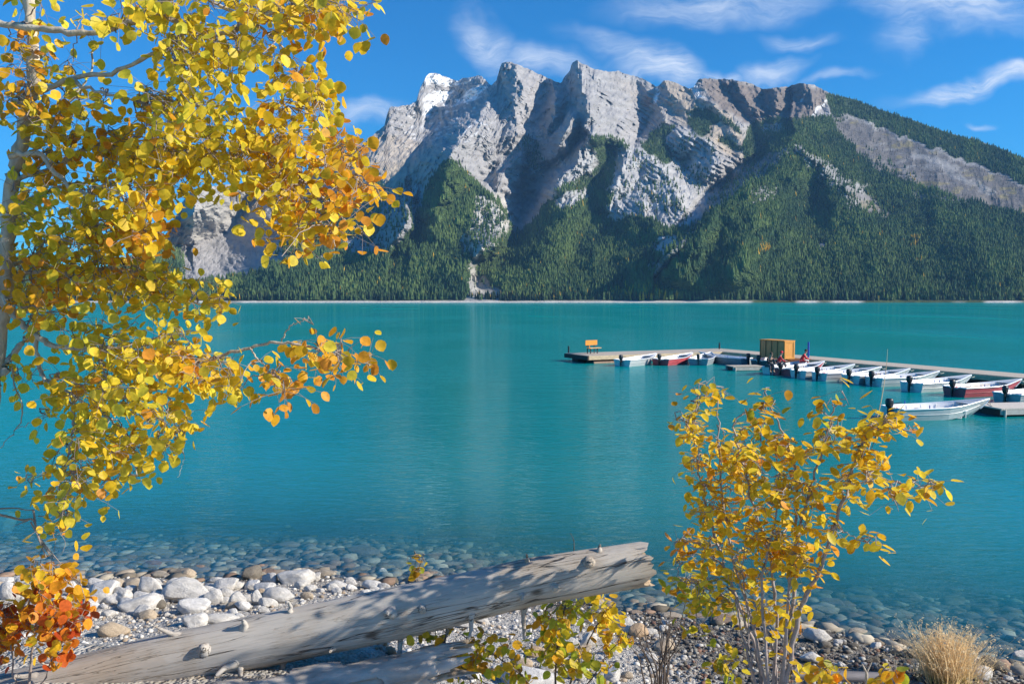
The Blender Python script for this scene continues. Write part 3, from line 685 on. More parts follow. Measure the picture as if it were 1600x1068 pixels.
beam('fascia', LP + 0.003, LP + 0.09, 0, LW, 0.28, 0.57, M_DECKSIDE)
for a0, a1, b0, b1 in [(0.5, 3.2, 0.15, 1.2), (0.5, 3.2, 2.5, 3.5), (4.5, 7.5, 0.15, 3.5), (9, 12, 0.15, 3.5)] + [(LP - WWd + 0.1, LP - 0.1, q, q + 2.6) for q in np.arange(0.2, LW - 3, 4.2)]:
    beam('float', a0, a1, b0, b1, -0.35, 0.28, M_FLOAT_ENDSHADE)
beam('lower_timber', 0.4, 5.2, PD + 0.0, PD + 0.12, -0.05, 0.14, plain('wet_timber', (0.36, 0.22, 0.15), 0.7, nscale=4, namt=0.3))
for (px, py, zt, m) in [(888.5, 551, 1.15, M_STEEL), (1124, 545, 1.15, M_STEEL), (1263, 558, 1.75, M_POSTB)]:
    p = plane(px, py, 0.6); mb = MB(); mb.tube([loc((p[0], p[1], 0.3)), loc((p[0], p[1], zt))], 0.07, 10); mb.build('post', m, dock)

# bench on the platform, seen from behind
bp = plane(924, 552, 0.6); bench = thing('bench', 'orange wooden bench with dark legs near the free end of the dock', 'bench', bp, RZ1 + math.pi + R(12))
mb = MB()
for k in range(3): mb.box((0, -0.02, 0.47 + 0.13 * k + 0.27), (1.25, 0.045, 0.122))
mb.build('backrest', M_ORANGE, bench)
mb = MB()
for k in range(3): mb.box((0, 0.15 + 0.15 * k, 0.46), (1.25, 0.14, 0.045))
mb.build('seat', plain('pale_orange_wood', (0.72, 0.42, 0.17), 0.6, namt=0.2), bench)
for s in (-0.36, 0.36):
    mb = MB(); mb.box((s, -0.065, 0.5), (0.07, 0.035, 1.0)); mb.box((s, 0.3, 0.22), (0.07, 0.06, 0.42)); mb.box((s, 0.13, 0.41), (0.06, 0.36, 0.05)); mb.build('leg', M_STEEL, bench)
mb = MB(); mb.box((0.66, 0.28, 0.66), (0.06, 0.5, 0.05)); mb.box((0.66, 0.5, 0.55), (0.05, 0.05, 0.2)); mb.build('armrest', M_ORANGE, bench)

# storage crate on the walkway
c1 = plane(1225, 561, 0.6); cl, cd, ch = 2.55, 0.95, 1.3
crate = thing('storage_crate', 'tall golden brown wooden storage crate standing on the dock walkway', 'crate', (c1[0] - e2[0] * cl / 2 + e1[0] * cd / 2, c1[1] - e2[1] * cl / 2 + e1[1] * cd / 2, 0.602), RZ2)
mb = MB(); mb.box((0, 0, ch / 2), (cl - 0.06, cd - 0.06, ch - 0.02)); mb.build('body', M_CRATE_D, crate)
mb = MB(); n = 13
for k in range(n): mb.box((-cl / 2 + (k + 0.5) * cl / n, -cd / 2, ch / 2), (cl / n - 0.014, 0.05, ch - 0.1))
mb.build('cladding', M_CRATE_D, crate); mb = MB()
for k in range(n): mb.box((-cl / 2 + (k + 0.5) * cl / n, cd / 2, ch / 2), (cl / n - 0.014, 0.05, ch - 0.1))
mb.build('cladding', M_CRATE_D, crate)
mb = MB()
for q in (-cl / 2 + 0.05, -cl / 2 + 0.66, 0.0, cl / 2 - 0.66): mb.box((q, -cd / 2 - 0.04, ch / 2), (0.05, 0.03, ch - 0.02))
mb.build('batten', plain('dark_batten', (0.20, 0.10, 0.035), 0.7, namt=0.2), crate)
mb = MB(); mb.box((cl / 2, 0, ch / 2), (0.05, cd - 0.05, ch - 0.1)); mb.build('end_panel', M_CRATE, crate)
mb = MB()
for q in (-cd / 2 + 0.06, cd / 2 - 0.06): mb.box((cl / 2 + 0.04, q, ch / 2), (0.035, 0.12, ch))
for q in (0.07, ch - 0.07): mb.box((cl / 2 + 0.037, 0, q), (0.03, cd - 0.26, 0.12))
mb.build('frame', M_CRATE, crate)
mb = MB(); mb.box((0, 0, ch + 0.02), (cl + 0.1, cd + 0.1, 0.05)); mb.build('lid', M_CRATE, crate)

# low finger floats
def finger(lab, c, rz, L, W, ztop, m):
    f = thing('finger_dock', lab, 'dock', (c[0], c[1], 0), rz)
    mb = MB(); n = max(4, int(L / 0.2))
    for k in range(n): mb.box((-L / 2 + (k + 0.5) * L / n, 0, ztop - 0.03), (L / n - 0.012, W, 0.06))
    mb.build('deck', m, f)
    mb = MB(); mb.box((0, W / 2 - 0.03, ztop - 0.17), (L, 0.08, 0.2)); mb.box((0, -W / 2 + 0.03, ztop - 0.17), (L, 0.08, 0.2)); mb.build('fascia', M_CONC, f)
    mb = MB(); mb.box((0, 0, ztop - 0.3), (L - 0.2, W - 0.25, 0.44)); mb.build('float', M_FLOAT_ENDSHADE, f)
    for q in (-L / 2 + 0.15, L / 2 - 0.15):
        mb = MB(); mb.tube([(q, -W / 2 - 0.04, -0.2), (q, -W / 2 - 0.04, ztop - 0.05)], 0.05, 8); mb.build('post', M_CONC, f)
    return f
p = plane(1164, 571, 0.3); finger('short low grey finger float between the grey upturned-bow boat and the seated person', p, R(8), 2.3, 1.4, 0.3, M_DECK)
q0 = plane(1568, 638, 0.36); fdir = np.array((math.cos(R(9)), math.sin(R(9)))); fn = np.array((-fdir[1], fdir[0]))
pc = q0[:2] + fdir * 3.4 + fn * 0.95
finger('wide pale finger dock beside the bow of the nearest boat', pc, R(9), 7.0, 1.9, 0.36, plain('pale_grey_deck', (0.62, 0.55, 0.47), 0.85, nscale=3, namt=0.2, stretch=(8, 1.5, 1)))

# ---- boats: transom at x = 0, bow towards +x
BL = 4.25
def hull_sections(off=0.0, n=15):
    secs = []
    for i in range(n):
        s = i / (n - 1); x = s * BL
        b = 0.80 * (1 - max(0, (s - 0.42) / 0.58) ** 2.1) * (0.93 + 0.07 * min(1, s * 4)); b = max(b, 0.03)
        ch = b * (0.86 - 0.34 * max(0, (s - 0.5) / 0.5)); zk = -0.14 + 0.48 * max(0, (s - 0.62) / 0.38) ** 2.2
        zc = 0.0 + 0.42 * max(0, (s - 0.45) / 0.55) ** 1.8; zg = 0.46 + 0.05 * s + 0.22 * max(0, (s - 0.35) / 0.65) ** 2
        xx = x + 0.30 * max(0, (s - 0.8) / 0.2) ** 1.5
        xk = x - 0.10 * max(0, (s - 0.8) / 0.2)
        o = off
        b2, c2 = max(b - o, 0.008), max(ch - o, 0.006)
        secs.append([(xx, -b2, zg), (x + (xx - x) * 0.55, -(b2 + c2) / 2 * 1.01, (zg + zc) / 2 + o * 0.2), ((x + xk) / 2 + 0.1 * (xx - x), -c2, zc + o), (xk, 0, zk + o * 1.6),
                     ((x + xk) / 2 + 0.1 * (xx - x), c2, zc + o), (x + (xx - x) * 0.55, (b2 + c2) / 2 * 1.01, (zg + zc) / 2 + o * 0.2), (xx, b2, zg)])
    return secs
def loft(mb, secs, flip=False, smooth=False):
    vs = [p for s in secs for p in s]; m = len(secs[0]); fs = []
    for i in range(len(secs) - 1):
        for k in range(m - 1):
            f = (i * m + k, i * m + k + 1, (i + 1) * m + k + 1, (i + 1) * m + k); fs.append(f if flip else f[::-1])
    mb.add(vs, fs, smooth)
OUT, INN = hull_sections(0.0), hull_sections(0.03)
def hull_meshes():
    mb = MB(); loft(mb, OUT); k = len(OUT[0])
    mb.add(OUT[0], [tuple(range(k))]); 
    # strakes along the side
    for sd in (1, -1):
        pts = [((o[0][0] + o[2][0]) / 2, sd * (abs(o[1][1]) + 0.006), (o[0][2] + o[2][2]) / 2) for o in OUT[:-1]]; mb.tube(pts, 0.014, 4)
    h = mb
    mi = MB(); loft(mi, INN, True); mi.add([(x + 0.03, y, z) for x, y, z in INN[0]], [tuple(range(k))[::-1]])
    mi.box((0.9, 0, 0.02), (1.7, 1.15, 0.02)); mi.box((2.35, 0, 0.03), (1.1, 1.0, 0.02))
    for q in (0.55, 1.2, 1.9, 2.6, 3.2):
        sct = INN[min(14, int(round(q / BL * 14)))]
        for sd in (1, -1): mi.tube([(q, sd * (abs(sct[2][1]) - 0.01), sct[2][2] + 0.03), (q, sd * (abs(sct[1][1]) - 0.01), sct[1][2]), (q, sd * (abs(sct[0][1]) - 0.01), sct[0][2] - 0.03)], 0.018, 4)
    g = MB()
    for sd in (0, 6):
        pts = [tuple(np.array(o[sd]) + (0, 0, 0.012)) for o in OUT]; g.tube(pts, 0.034, 6)
    g.tube([(0, -0.74, 0.472), (0, -0.3, 0.472), (0, -0.22, 0.42), (0, 0.22, 0.42), (0, 0.3, 0.472), (0, 0.74, 0.472)], 0.03, 6)
    g.tube([tuple(np.array(OUT[-1][k]) + (0.01, 0, 0)) for k in (0, 1, 3)], 0.03, 6)
    return h, mi, g
def motor_meshes():
    cowl = MB(); pr = [(-0.12, 0.10), (-0.02, 0.15), (0.14, 0.165), (0.30, 0.155), (0.37, 0.12), (0.39, 0.05)]
    vs = []; n = 10
    for z, r in pr:
        for k in range(n):
            a = 2 * math.pi * k / n; ca, sa = math.cos(a), math.sin(a)
            vs.append((-0.17 + r * 1.35 * math.copysign(abs(ca) ** 0.7, ca), r * math.copysign(abs(sa) ** 0.7, sa), 0.66 + z))
    fs = [(i * n + k, i * n + (k + 1) % n, (i + 1) * n + (k + 1) % n, (i + 1) * n + k) for i in range(len(pr) - 1) for k in range(n)]
    cowl.add(vs, fs, True); cowl.add(vs[:n], [tuple(range(n))[::-1]]); cowl.add(vs[-n:], [tuple(range(n))])
    leg = MB(); leg.box((-0.2, 0, 0.35), (0.17, 0.09, 0.62)); leg.box((-0.2, 0, 0.02), (0.3, 0.16, 0.025)); leg.box((-0.2, 0, -0.22), (0.12, 0.07, 0.5))
    leg.tube([(-0.38, 0, -0.3), (-0.2, 0, -0.3), (-0.02, 0, -0.3)], [0.03, 0.055, 0.02], 8); leg.box((-0.19, 0, -0.42), (0.1, 0.02, 0.18))
    clamp = MB(); clamp.box((-0.06, 0, 0.4), (0.1, 0.24, 0.26)); clamp.box((0.06, 0, 0.47), (0.05, 0.2, 0.08)); clamp.box((-0.1, 0, 0.62), (0.2, 0.14, 0.06))
    til = MB(); til.tube([(0.0, 0.0, 0.72), (0.3, 0.02, 0.76), (0.58, 0.03, 0.8)], [0.03, 0.025, 0.022], 8)
    prop = MB()
    for k in range(3):
        Mx = Matrix.Rotation(2 * math.pi * k / 3, 3, 'X') @ Matrix.Translation((0, 0, 0)).to_3x3()
        prop.box(tuple(Mx @ Vector((0, 0, 0.075)) + Vector((-0.41, 0, -0.3))), (0.02, 0.08, 0.13), M=Mx @ Matrix.Rotation(0.5, 3, 'Z'))
    return cowl, leg, clamp, til, prop
HM, IM, GM = hull_meshes(); MC = motor_meshes()
def me_of(mb, name, mat):
    o = mb.build(name, mat); d = o.data; bpy.data.objects.remove(o); return d
D_HULL = {k: me_of(HM, 'hull', m) for k, m in (('alu', M_ALU), ('red', M_RED), ('grey', M_ALU_SHADE), ('dark', M_DKHULL))}
D_IN = me_of(IM, 'inner_hull', M_ALU_IN); D_GUN = me_of(GM, 'gunwale', M_GUN)
D_MOT = [me_of(mb, nm, m) for mb, nm, m in zip(MC, ('cowl', 'lower_leg', 'clamp_bracket', 'tiller', 'propeller'), (M_BLK, M_BLK, M_MGREY, M_BLK, M_MGREY))]
seat_d = []
for q, wd in ((0.42, 1.36), (1.75, 1.44), (3.0, 1.16)):
    mb = MB(); mb.box((q, 0, 0.33), (0.27, wd, 0.035)); mb.box((q - 0.1, 0, 0.17), (0.03, wd * 0.82, 0.29)); mb.box((q + 0.1, 0, 0.17), (0.03, wd * 0.82, 0.29)); seat_d.append(me_of(mb, 'seat', M_ALU_IN))
mb = MB(); mb.add([tuple(np.array(INN[k][0]) + (0, 0.0, -0.01)) for k in (11, 12, 13, 14)] + [tuple(np.array(INN[k][6]) + (0, 0.0, -0.01)) for k in (14, 13, 12, 11)], [tuple(range(8))]); D_DECK = me_of(mb, 'bow_deck', M_ALU)
mb = MB(); mb.tube([(-0.0, 0, 0), (0, 0, 0.32)], 0.02, 6); D_ROD = me_of(mb, 'oarlock', M_POSTB)
mb = MB()
pts = [(0.0, 0, 0.0), (0.35, 0, 0.012), (1.2, 0, 0.0), (1.35, 0, 0.0)]
mb.tube([(0, 0, 0), (1.3, 0, 0)], 0.02, 6); mb.box((1.52, 0, 0), (0.45, 0.12, 0.015)); D_OAR = me_of(mb, 'oar', M_DECKSIDE)
mb = MB(); mb.box((0, 0, 0.12), (0.42, 0.26, 0.22)); mb.box((0, 0, 0.25), (0.3, 0.05, 0.04)); mb.tube([(0.12, 0.05, 0.22), (0.12, 0.05, 0.27)], 0.035, 8); D_TANK = me_of(mb, 'fuel_tank', M_NUM)
mb = MB(); bx_ = OUT[-1][0]; mb.tube([(bx_[0] - 0.05, 0, bx_[2]), (bx_[0] + 0.25, 0.1, 0.58), (bx_[0] + 0.55, 0.2, 0.605)], 0.016, 5); D_LINE = me_of(mb, 'mooring_line', plain('line_rope', (0.6, 0.55, 0.45), 0.9))
GRP = 'aluminium motor boats moored at the dock'
def boat(lab, tr, bow, hull='alu', motor=True, number=None, roll=0.0, z=0.0, oar=False, rod=None, rope=True):
    T0 = plane(*tr, 0.5 + z)[:2]; B0 = plane(*bow, 0.8 + z)[:2]; d = B0 - T0
    rz = math.atan2(d[1], d[0])
    print('boat', round(float(np.linalg.norm(d)), 2), T0.round(1), round(math.degrees(rz)), lab[:30])
    b = thing('motor_boat', lab, 'boat', (T0[0], T0[1], z), rz, GRP); b.rotation_euler[0] = roll
    link('hull', D_HULL[hull], b); link('inner_hull', D_IN, b); link('gunwale', D_GUN, b); link('bow_deck', D_DECK, b)
    for sd in seat_d: link('seat', sd, b)
    if motor:
        mt = link('outboard_motor', D_MOT[0], b); mt.rotation_euler = (0, 0, R(random.uniform(-14, 14))); mt.scale = (0.74,) * 3; mt.location = (0.0, 0, 0.09)
        for nm, dd in zip(('lower_leg', 'clamp_bracket', 'tiller', 'propeller'), D_MOT[1:]): link(nm, dd, mt)
    for s in (1, -1):
        ol = link('oarlock', D_ROD, b); ol.location = (1.15, s * 0.8, 0.5); ol.scale = (1, 1, 0.45)
    if oar:
        o = link('oar', D_OAR, b); o.location = (1.0, 0.3, 0.40); o.rotation_euler = (0, R(-3), R(random.uniform(-5, 5)))
    if random.random() < 0.55:
        ft = link('fuel_tank', D_TANK, b); ft.location = (0.62, random.choice((-0.35, 0.35)), 0.03)
    if motor and rope:
        link('mooring_line', D_LINE, b)
    if number:
        cu = bpy.data.curves.new('number', 'FONT'); cu.body = number; cu.size = 0.36; cu.extrude = 0.004; cu.materials.append(M_NUM)
        tmp = bpy.data.objects.new('tmp', cu); nm_ = bpy.data.meshes.new_from_object(tmp); bpy.data.objects.remove(tmp); nb = link('painted_number', nm_, b)
        nb.location = (0.62, 0.665, 0.16); nb.rotation_euler = (math.pi / 2 - R(8), 0, 0)
    return b
boat('silver boat moored first from the free end of the dock, beside the bench', (972, 561.5), (1021.5, 551), rod=1)
boat('red boat moored between two silver boats near the bench', (1032, 560), (1075, 550), 'red', oar=True)
boat('grey boat seen straight from behind, right of the red boat near the bench', (1091, 560), (1109, 549), 'grey')
boat('dark grey boat lying along the dock left of the crate, motor to the right', (1167, 559), (1113, 549.5), 'grey', oar=True)
boat('dark teal boat in the shade just left of the crate', (1187, 562), (1216, 553), 'dark')
boat('silver boat with a person in red at its bow, right of the crate', (1206, 573), (1277, 559.5), oar=True)
boat('dark red hulled boat with a silver rim, nearest to the crate', (1222, 574.5), (1297, 562), 'red')
boat('silver boat right of the dark red hulled one near the crate', (1247, 578), (1344, 567))
boat('silver boat with a red two digit number painted inside, in the middle of the row', (1280, 581.5), (1381, 571), number='47')
boat('silver boat with its motor tilted slim, right of the one numbered in red', (1329, 585.5), (1422, 574), oar=True)
boat('silver boat between the slim motored one and the last silver boat of the long row', (1365, 589), (1465, 578))
boat('silver boat directly left of the red boat near the finger dock', (1424, 597), (1530, 583))
boat('faded red boat with red number inside, beside the wide finger dock', (1491, 603.5), (1600, 590), 'red', number='40', oar=True)
boat('grey transomed boat cut by the picture edge behind the wide finger dock', (1573, 613.5), (1690, 597), 'grey')
big = boat('nearest silver boat floating free of the long row, bow at the finger dock', (1394, 635.5), (1547.5, 620.5), number='1', rope=False)
rp = [plane(1547, 620.5, 0.8), plane(1546, 628, 0.42), plane(1550, 634, 0.38)]
mb = MB(); mb.tube(rp, 0.02, 6); mb.build('mooring_rope', plain('pale_rope', (0.6, 0.55, 0.45), 0.9), None, label='pale mooring rope from the nearest boat bow to the finger dock', category='rope')

# ---- people (small, seated)
def skin_body(name, joints, edges, mat, parent, sub=1):
    me = bpy.data.meshes.new(name); me.from_pydata([j[0] for j in joints], edges, []); me.update()
    o = link(name, me, parent); me.materials.append(mat)
    md = o.modifiers.new('skin', 'SKIN'); md.use_smooth_shade = True
    for i, j in enumerate(joints):
        r = j[1]; me.skin_vertices[0].data[i].radius = (r, r) if not isinstance(r, tuple) else r
    me.skin_vertices[0].data[0].use_root = True
    s = o.modifiers.new('sub', 'SUBSURF'); s.levels = sub; s.render_levels = sub + 1
    return o
def person(lab, pos, rz, shirt, trousers, hair, cap=None, lean=0.3):
    p = thing('person', lab, 'person', pos, rz)
    L = lean
    # seat at z = 0; facing +x
    sh = Vector((L * 0.45, 0, 0.50)); nk = Vector((L * 0.56, 0, 0.60)); hd = Vector((L * 0.56 + 0.07, 0, 0.72))
    J = [((0, 0, 0.06), (0.15, 0.12)), ((L * 0.22, 0, 0.28), (0.14, 0.11)), (tuple(sh), (0.15, 0.10)), (tuple(nk), 0.055), (tuple(hd), 0.085), (tuple(hd + Vector((0.01, 0, 0.11))), 0.085)]
    E = [(0, 1), (1, 2), (2, 3), (3, 4), (4, 5)]
    for s in (1, -1):
        b = len(J); J += [((sh.x, s * 0.19, 0.48), 0.058), ((sh.x + 0.16, s * 0.24, 0.26), 0.045), ((sh.x + 0.36, s * 0.15, 0.22), 0.036), ((sh.x + 0.44, s * 0.13, 0.22), 0.03)]
        E += [(2, b), (b, b + 1), (b + 1, b + 2), (b + 2, b + 3)]
        for q, dy in enumerate((-0.024, -0.008, 0.008, 0.024)):
            e = len(J); J += [((sh.x + 0.52 - 0.008 * abs(q - 1.5), s * 0.13 + dy, 0.205), 0.009)]; E.append((b + 3, e))
        e = len(J); J += [((sh.x + 0.47, s * 0.13 - s * 0.045, 0.21), 0.01)]; E.append((b + 3, e))
        b = len(J); J += [((0.06, s * 0.10, 0.05), 0.085), ((0.44, s * 0.13, 0.06), 0.062), ((0.48, s * 0.13, -0.34), 0.045), ((0.60, s * 0.13, -0.38), 0.04)]
        E += [(0, b), (b, b + 1), (b + 1, b + 2), (b + 2, b + 3)]
    skin_body('body', J, E, M_SKIN, p)
    mbm = plain('shirt', shirt, 0.9, namt=0.15)
    JS = [((L * 0.05, 0, 0.10), (0.175, 0.145)), ((L * 0.22, 0, 0.28), (0.165, 0.135)), (tuple(sh), (0.17, 0.12)), (tuple(sh * 0.4 + nk * 0.6), 0.08)]
    ES = [(0, 1), (1, 2), (2, 3)]
    for s in (1, -1):
        b = len(JS); JS += [((sh.x, s * 0.19, 0.48), 0.075), ((sh.x + 0.16, s * 0.24, 0.26), 0.06), ((sh.x + 0.32, s * 0.17, 0.225), 0.048)]; ES += [(2, b), (b, b + 1), (b + 1, b + 2)]
    skin_body('shirt', JS, ES, mbm, p)
    JT = [((0, 0, 0.06), (0.165, 0.14))]; ET = []
    for s in (1, -1):
        b = len(JT); JT += [((0.06, s * 0.10, 0.05), 0.10), ((0.44, s * 0.13, 0.06), 0.078), ((0.48, s * 0.13, -0.28), 0.06)]; ET += [(0, b), (b, b + 1), (b + 1, b + 2)]
    skin_body('trousers', JT, ET, plain('trousers', trousers, 0.9, namt=0.15), p)
    mb = MB(); c = hd + Vector((-0.012, 0, 0.075)); vs = []; fs = []; n = 12
    for i in range(5):
        ph = math.pi / 2 * i / 4 * 1.15 - 0.25
        for k in range(n):
            a = 2 * math.pi * k / n; vs.append((c.x + 0.112 * math.cos(ph) * math.cos(a), c.y + 0.100 * math.cos(ph) * math.sin(a), c.z + 0.115 * math.sin(ph)))
    fs = [(i * n + k, i * n + (k + 1) % n, (i + 1) * n + (k + 1) % n, (i + 1) * n + k) for i in range(4) for k in range(n)]
    mb.add(vs, fs, True)
    if cap: mb.box((c.x + 0.15, 0, c.z + 0.02), (0.12, 0.14, 0.015))
    mb.build('cap' if cap else 'hair', plain('cap_cloth' if cap else 'hair', cap or hair, 0.8, namt=0.15), p)
    # face: eyes, nose, ears
    mb = MB()
    for s in (1, -1): mb.box((hd.x + 0.088, s * 0.032, hd.z + 0.05), (0.012, 0.02, 0.01))
    mb.box((hd.x + 0.085, 0, hd.z - 0.02), (0.012, 0.04, 0.008)); mb.build('eyes', M_STEEL, p)
    mb = MB(); mb.box((hd.x + 0.095, 0, hd.z + 0.02), (0.025, 0.022, 0.035))
    for s in (1, -1): mb.box((hd.x, s * 0.09, hd.z + 0.03), (0.03, 0.015, 0.05))
    mb.build('nose', M_SKIN, p)
    return p
pp = plane(1200, 571, 0.62); person('person in a dark vest and pale sleeves leaning over a boat motor beside the crate', (pp[0], pp[1], 0.62), R(-75), (0.03, 0.03, 0.04), (0.08, 0.08, 0.10), (0.08, 0.05, 0.03), lean=0.55)
pp = plane(1216, 569, 0.62); person('person in a red jacket and red cap sitting in a boat by the crate', (pp[0], pp[1], 0.62), R(-10), (0.45, 0.03, 0.04), (0.10, 0.11, 0.13), (0.05, 0.03, 0.02), cap=(0.75, 0.03, 0.05), lean=0.25)
pp = plane(1251, 565.5, 0.62); person('dark haired person in a red jacket bending forward beside the blue post', (pp[0], pp[1], 0.62), R(-20), (0.62, 0.04, 0.05), (0.35, 0.03, 0.04), (0.05, 0.025, 0.015), lean=0.5)

# ------------------------------------------------------------------ stones on the beach and under the shallow water
def rock_mat(name, cols, coat=False):
    m, t, out = new_mat(name)
    oi = t.node('ShaderNodeObjectInfo').outputs['Random']
    co = t.node('ShaderNodeTexCoord').outputs['Object']
    base = t.ramp(oi, [(i / max(1, len(cols) - 1), c) for i, c in enumerate(cols)])
    n = t.noise(co, 3.0, 8, 0.65); n2 = t.noise(co, 14.0, 6, 0.7); n3 = t.noise(co, 1.4, 3, 0.5, 0.6)
    k = t.node('ShaderNodeMapRange', {0: n, 1: 0.3, 2: 0.7, 3: 0.72, 4: 1.15}).outputs[0]
    c = t.mix(1.0, base, t.node('ShaderNodeCombineXYZ', {0: k, 1: k, 2: k}).outputs[0], 'MULTIPLY')
    c = t.mix(t.node('ShaderNodeMapRange', {0: n3, 1: 0.60, 2: 0.74, 3: 0.0, 4: 0.45}).outputs[0], c, (0.24, 0.20, 0.15))
    c = t.mix(t.node('ShaderNodeMapRange', {0: n2, 1: 0.60, 2: 0.75, 3: 0.0, 4: 0.5}).outputs[0], c, (0.13, 0.12, 0.10))
    p = t.node('ShaderNodeBsdfPrincipled', {'Base Color': c, 'Roughness': 0.8, 'Specular IOR Level': 0.25})
    b = t.node('ShaderNodeBump', {'Height': t.math('ADD', n, t.math('MULTIPLY', n2, 0.5)), 'Strength': 0.6, 'Distance': 0.06}); t.l.new(b.outputs[0], p.inputs['Normal'])
    t.l.new(p.outputs[0], out.inputs[0]); return m
M_WHITE = rock_mat('white_limestone', [(0.62, 0.59, 0.54), (0.70, 0.67, 0.62), (0.57, 0.54, 0.49), (0.66, 0.62, 0.55)])
M_TAN = rock_mat('tan_stone', [(0.50, 0.34, 0.20), (0.46, 0.38, 0.28), (0.55, 0.42, 0.28)])
M_DARK = rock_mat('dark_wet_stone', [(0.16, 0.14, 0.11), (0.22, 0.19, 0.15), (0.12, 0.11, 0.09)])
M_UNDER = rock_mat('lakebed_stone', [(0.30, 0.26, 0.20), (0.22, 0.19, 0.15), (0.36, 0.31, 0.24), (0.27, 0.19, 0.14), (0.40, 0.35, 0.27), (0.32, 0.17, 0.12)])
def ico(sub):
    bm = bmesh.new(); bmesh.ops.create_icosphere(bm, subdivisions=sub, radius=1.0)
    v = np.array([tuple(x.co) for x in bm.verts]); f = np.array([[l.index for l in x.verts] for x in bm.faces]); bm.free(); return v, f
I4, I2, I1 = ico(4), ico(2), ico(1)
def rock_verts(seed, sub, ang=0.5, planes=7):
    v, f = sub; r = np.random.default_rng(seed); v = v.copy()
    for _ in range(planes):        # chip flat faces off a round stone
        nrm = r.normal(size=3); nrm /= np.linalg.norm(nrm); h = r.uniform(0.45, 0.9)
        d = v @ nrm - h; k = d > 0; v[k] -= nrm * (d[k] * (0.55 + 0.4 * ang))[:, None]
    s = 1 + 0.16 * fbm(v[:, 0] * 1.1 + seed, v[:, 1] * 1.1, v[:, 2] * 1.1, 3, seed) + 0.05 * fbm(v[:, 0] * 4, v[:, 1] * 4, v[:, 2] * 4, 3, seed + 7)
    return v * s[:, None], f
def rock_set(prefix, mat, n, ang, seed0):
    out = []
    for i in range(n):
        v, f = rock_verts(seed0 + i, I4, ang, 5 + i % 5); out.append(mesh_np(prefix, v, f, mat, True))
    return out
RW, RT, RD, RU = rock_set('white_boulder', M_WHITE, 9, 0.6, 100), rock_set('tan_stone', M_TAN, 4, 0.2, 200), rock_set('dark_stone', M_DARK, 4, 0.7, 300), rock_set('lakebed_stone', M_UNDER, 8, 0.3, 400)
rr = np.random.default_rng(33); placed = []
KIND = {'w': (RW, 'boulder'), 't': (RT, 'stone'), 'd': (RD, 'stone'), 'u': (RU, 'stone')}
def rock(kind, x0, y0, x1, y1, label, group=None, depth=0.8, sink=0.25, name=None, ri=None, spin=None):
    """stone filling the pixel box (x0,y0)-(x1,y1) where it meets the ground"""
    P = on_ground((x0 + x1) / 2, y1 - 0.18 * (y1 - y0)); Y = P[1]
    wd = (x1 - x0) / F * Y / 2; hh = (y1 - y0) / F * Y / 2 * 1.05
    ms, cat = KIND[kind]
    o = link(name or {'w': 'boulder', 't': 'stone', 'd': 'stone', 'u': 'lakebed_stone'}[kind], ms[ri if ri is not None else int(rr.integers(len(ms)))])
    o.scale = (wd * 1.12, wd * depth * rr.uniform(0.8, 1.1), hh * 1.1)
    o.location = (P[0], P[1] + wd * depth * 0.5, P[2] + hh * (1 - 2 * sink) * 0.9)
    o.rotation_euler = (rr.uniform(-0.12, 0.12), rr.uniform(-0.15, 0.15), (spin if spin is not None else rr.uniform(-0.5, 0.5)))
    o['label'] = label; o['category'] = cat
    if group: o['group'] = group
    placed.append((P[0], P[1], wd)); return o
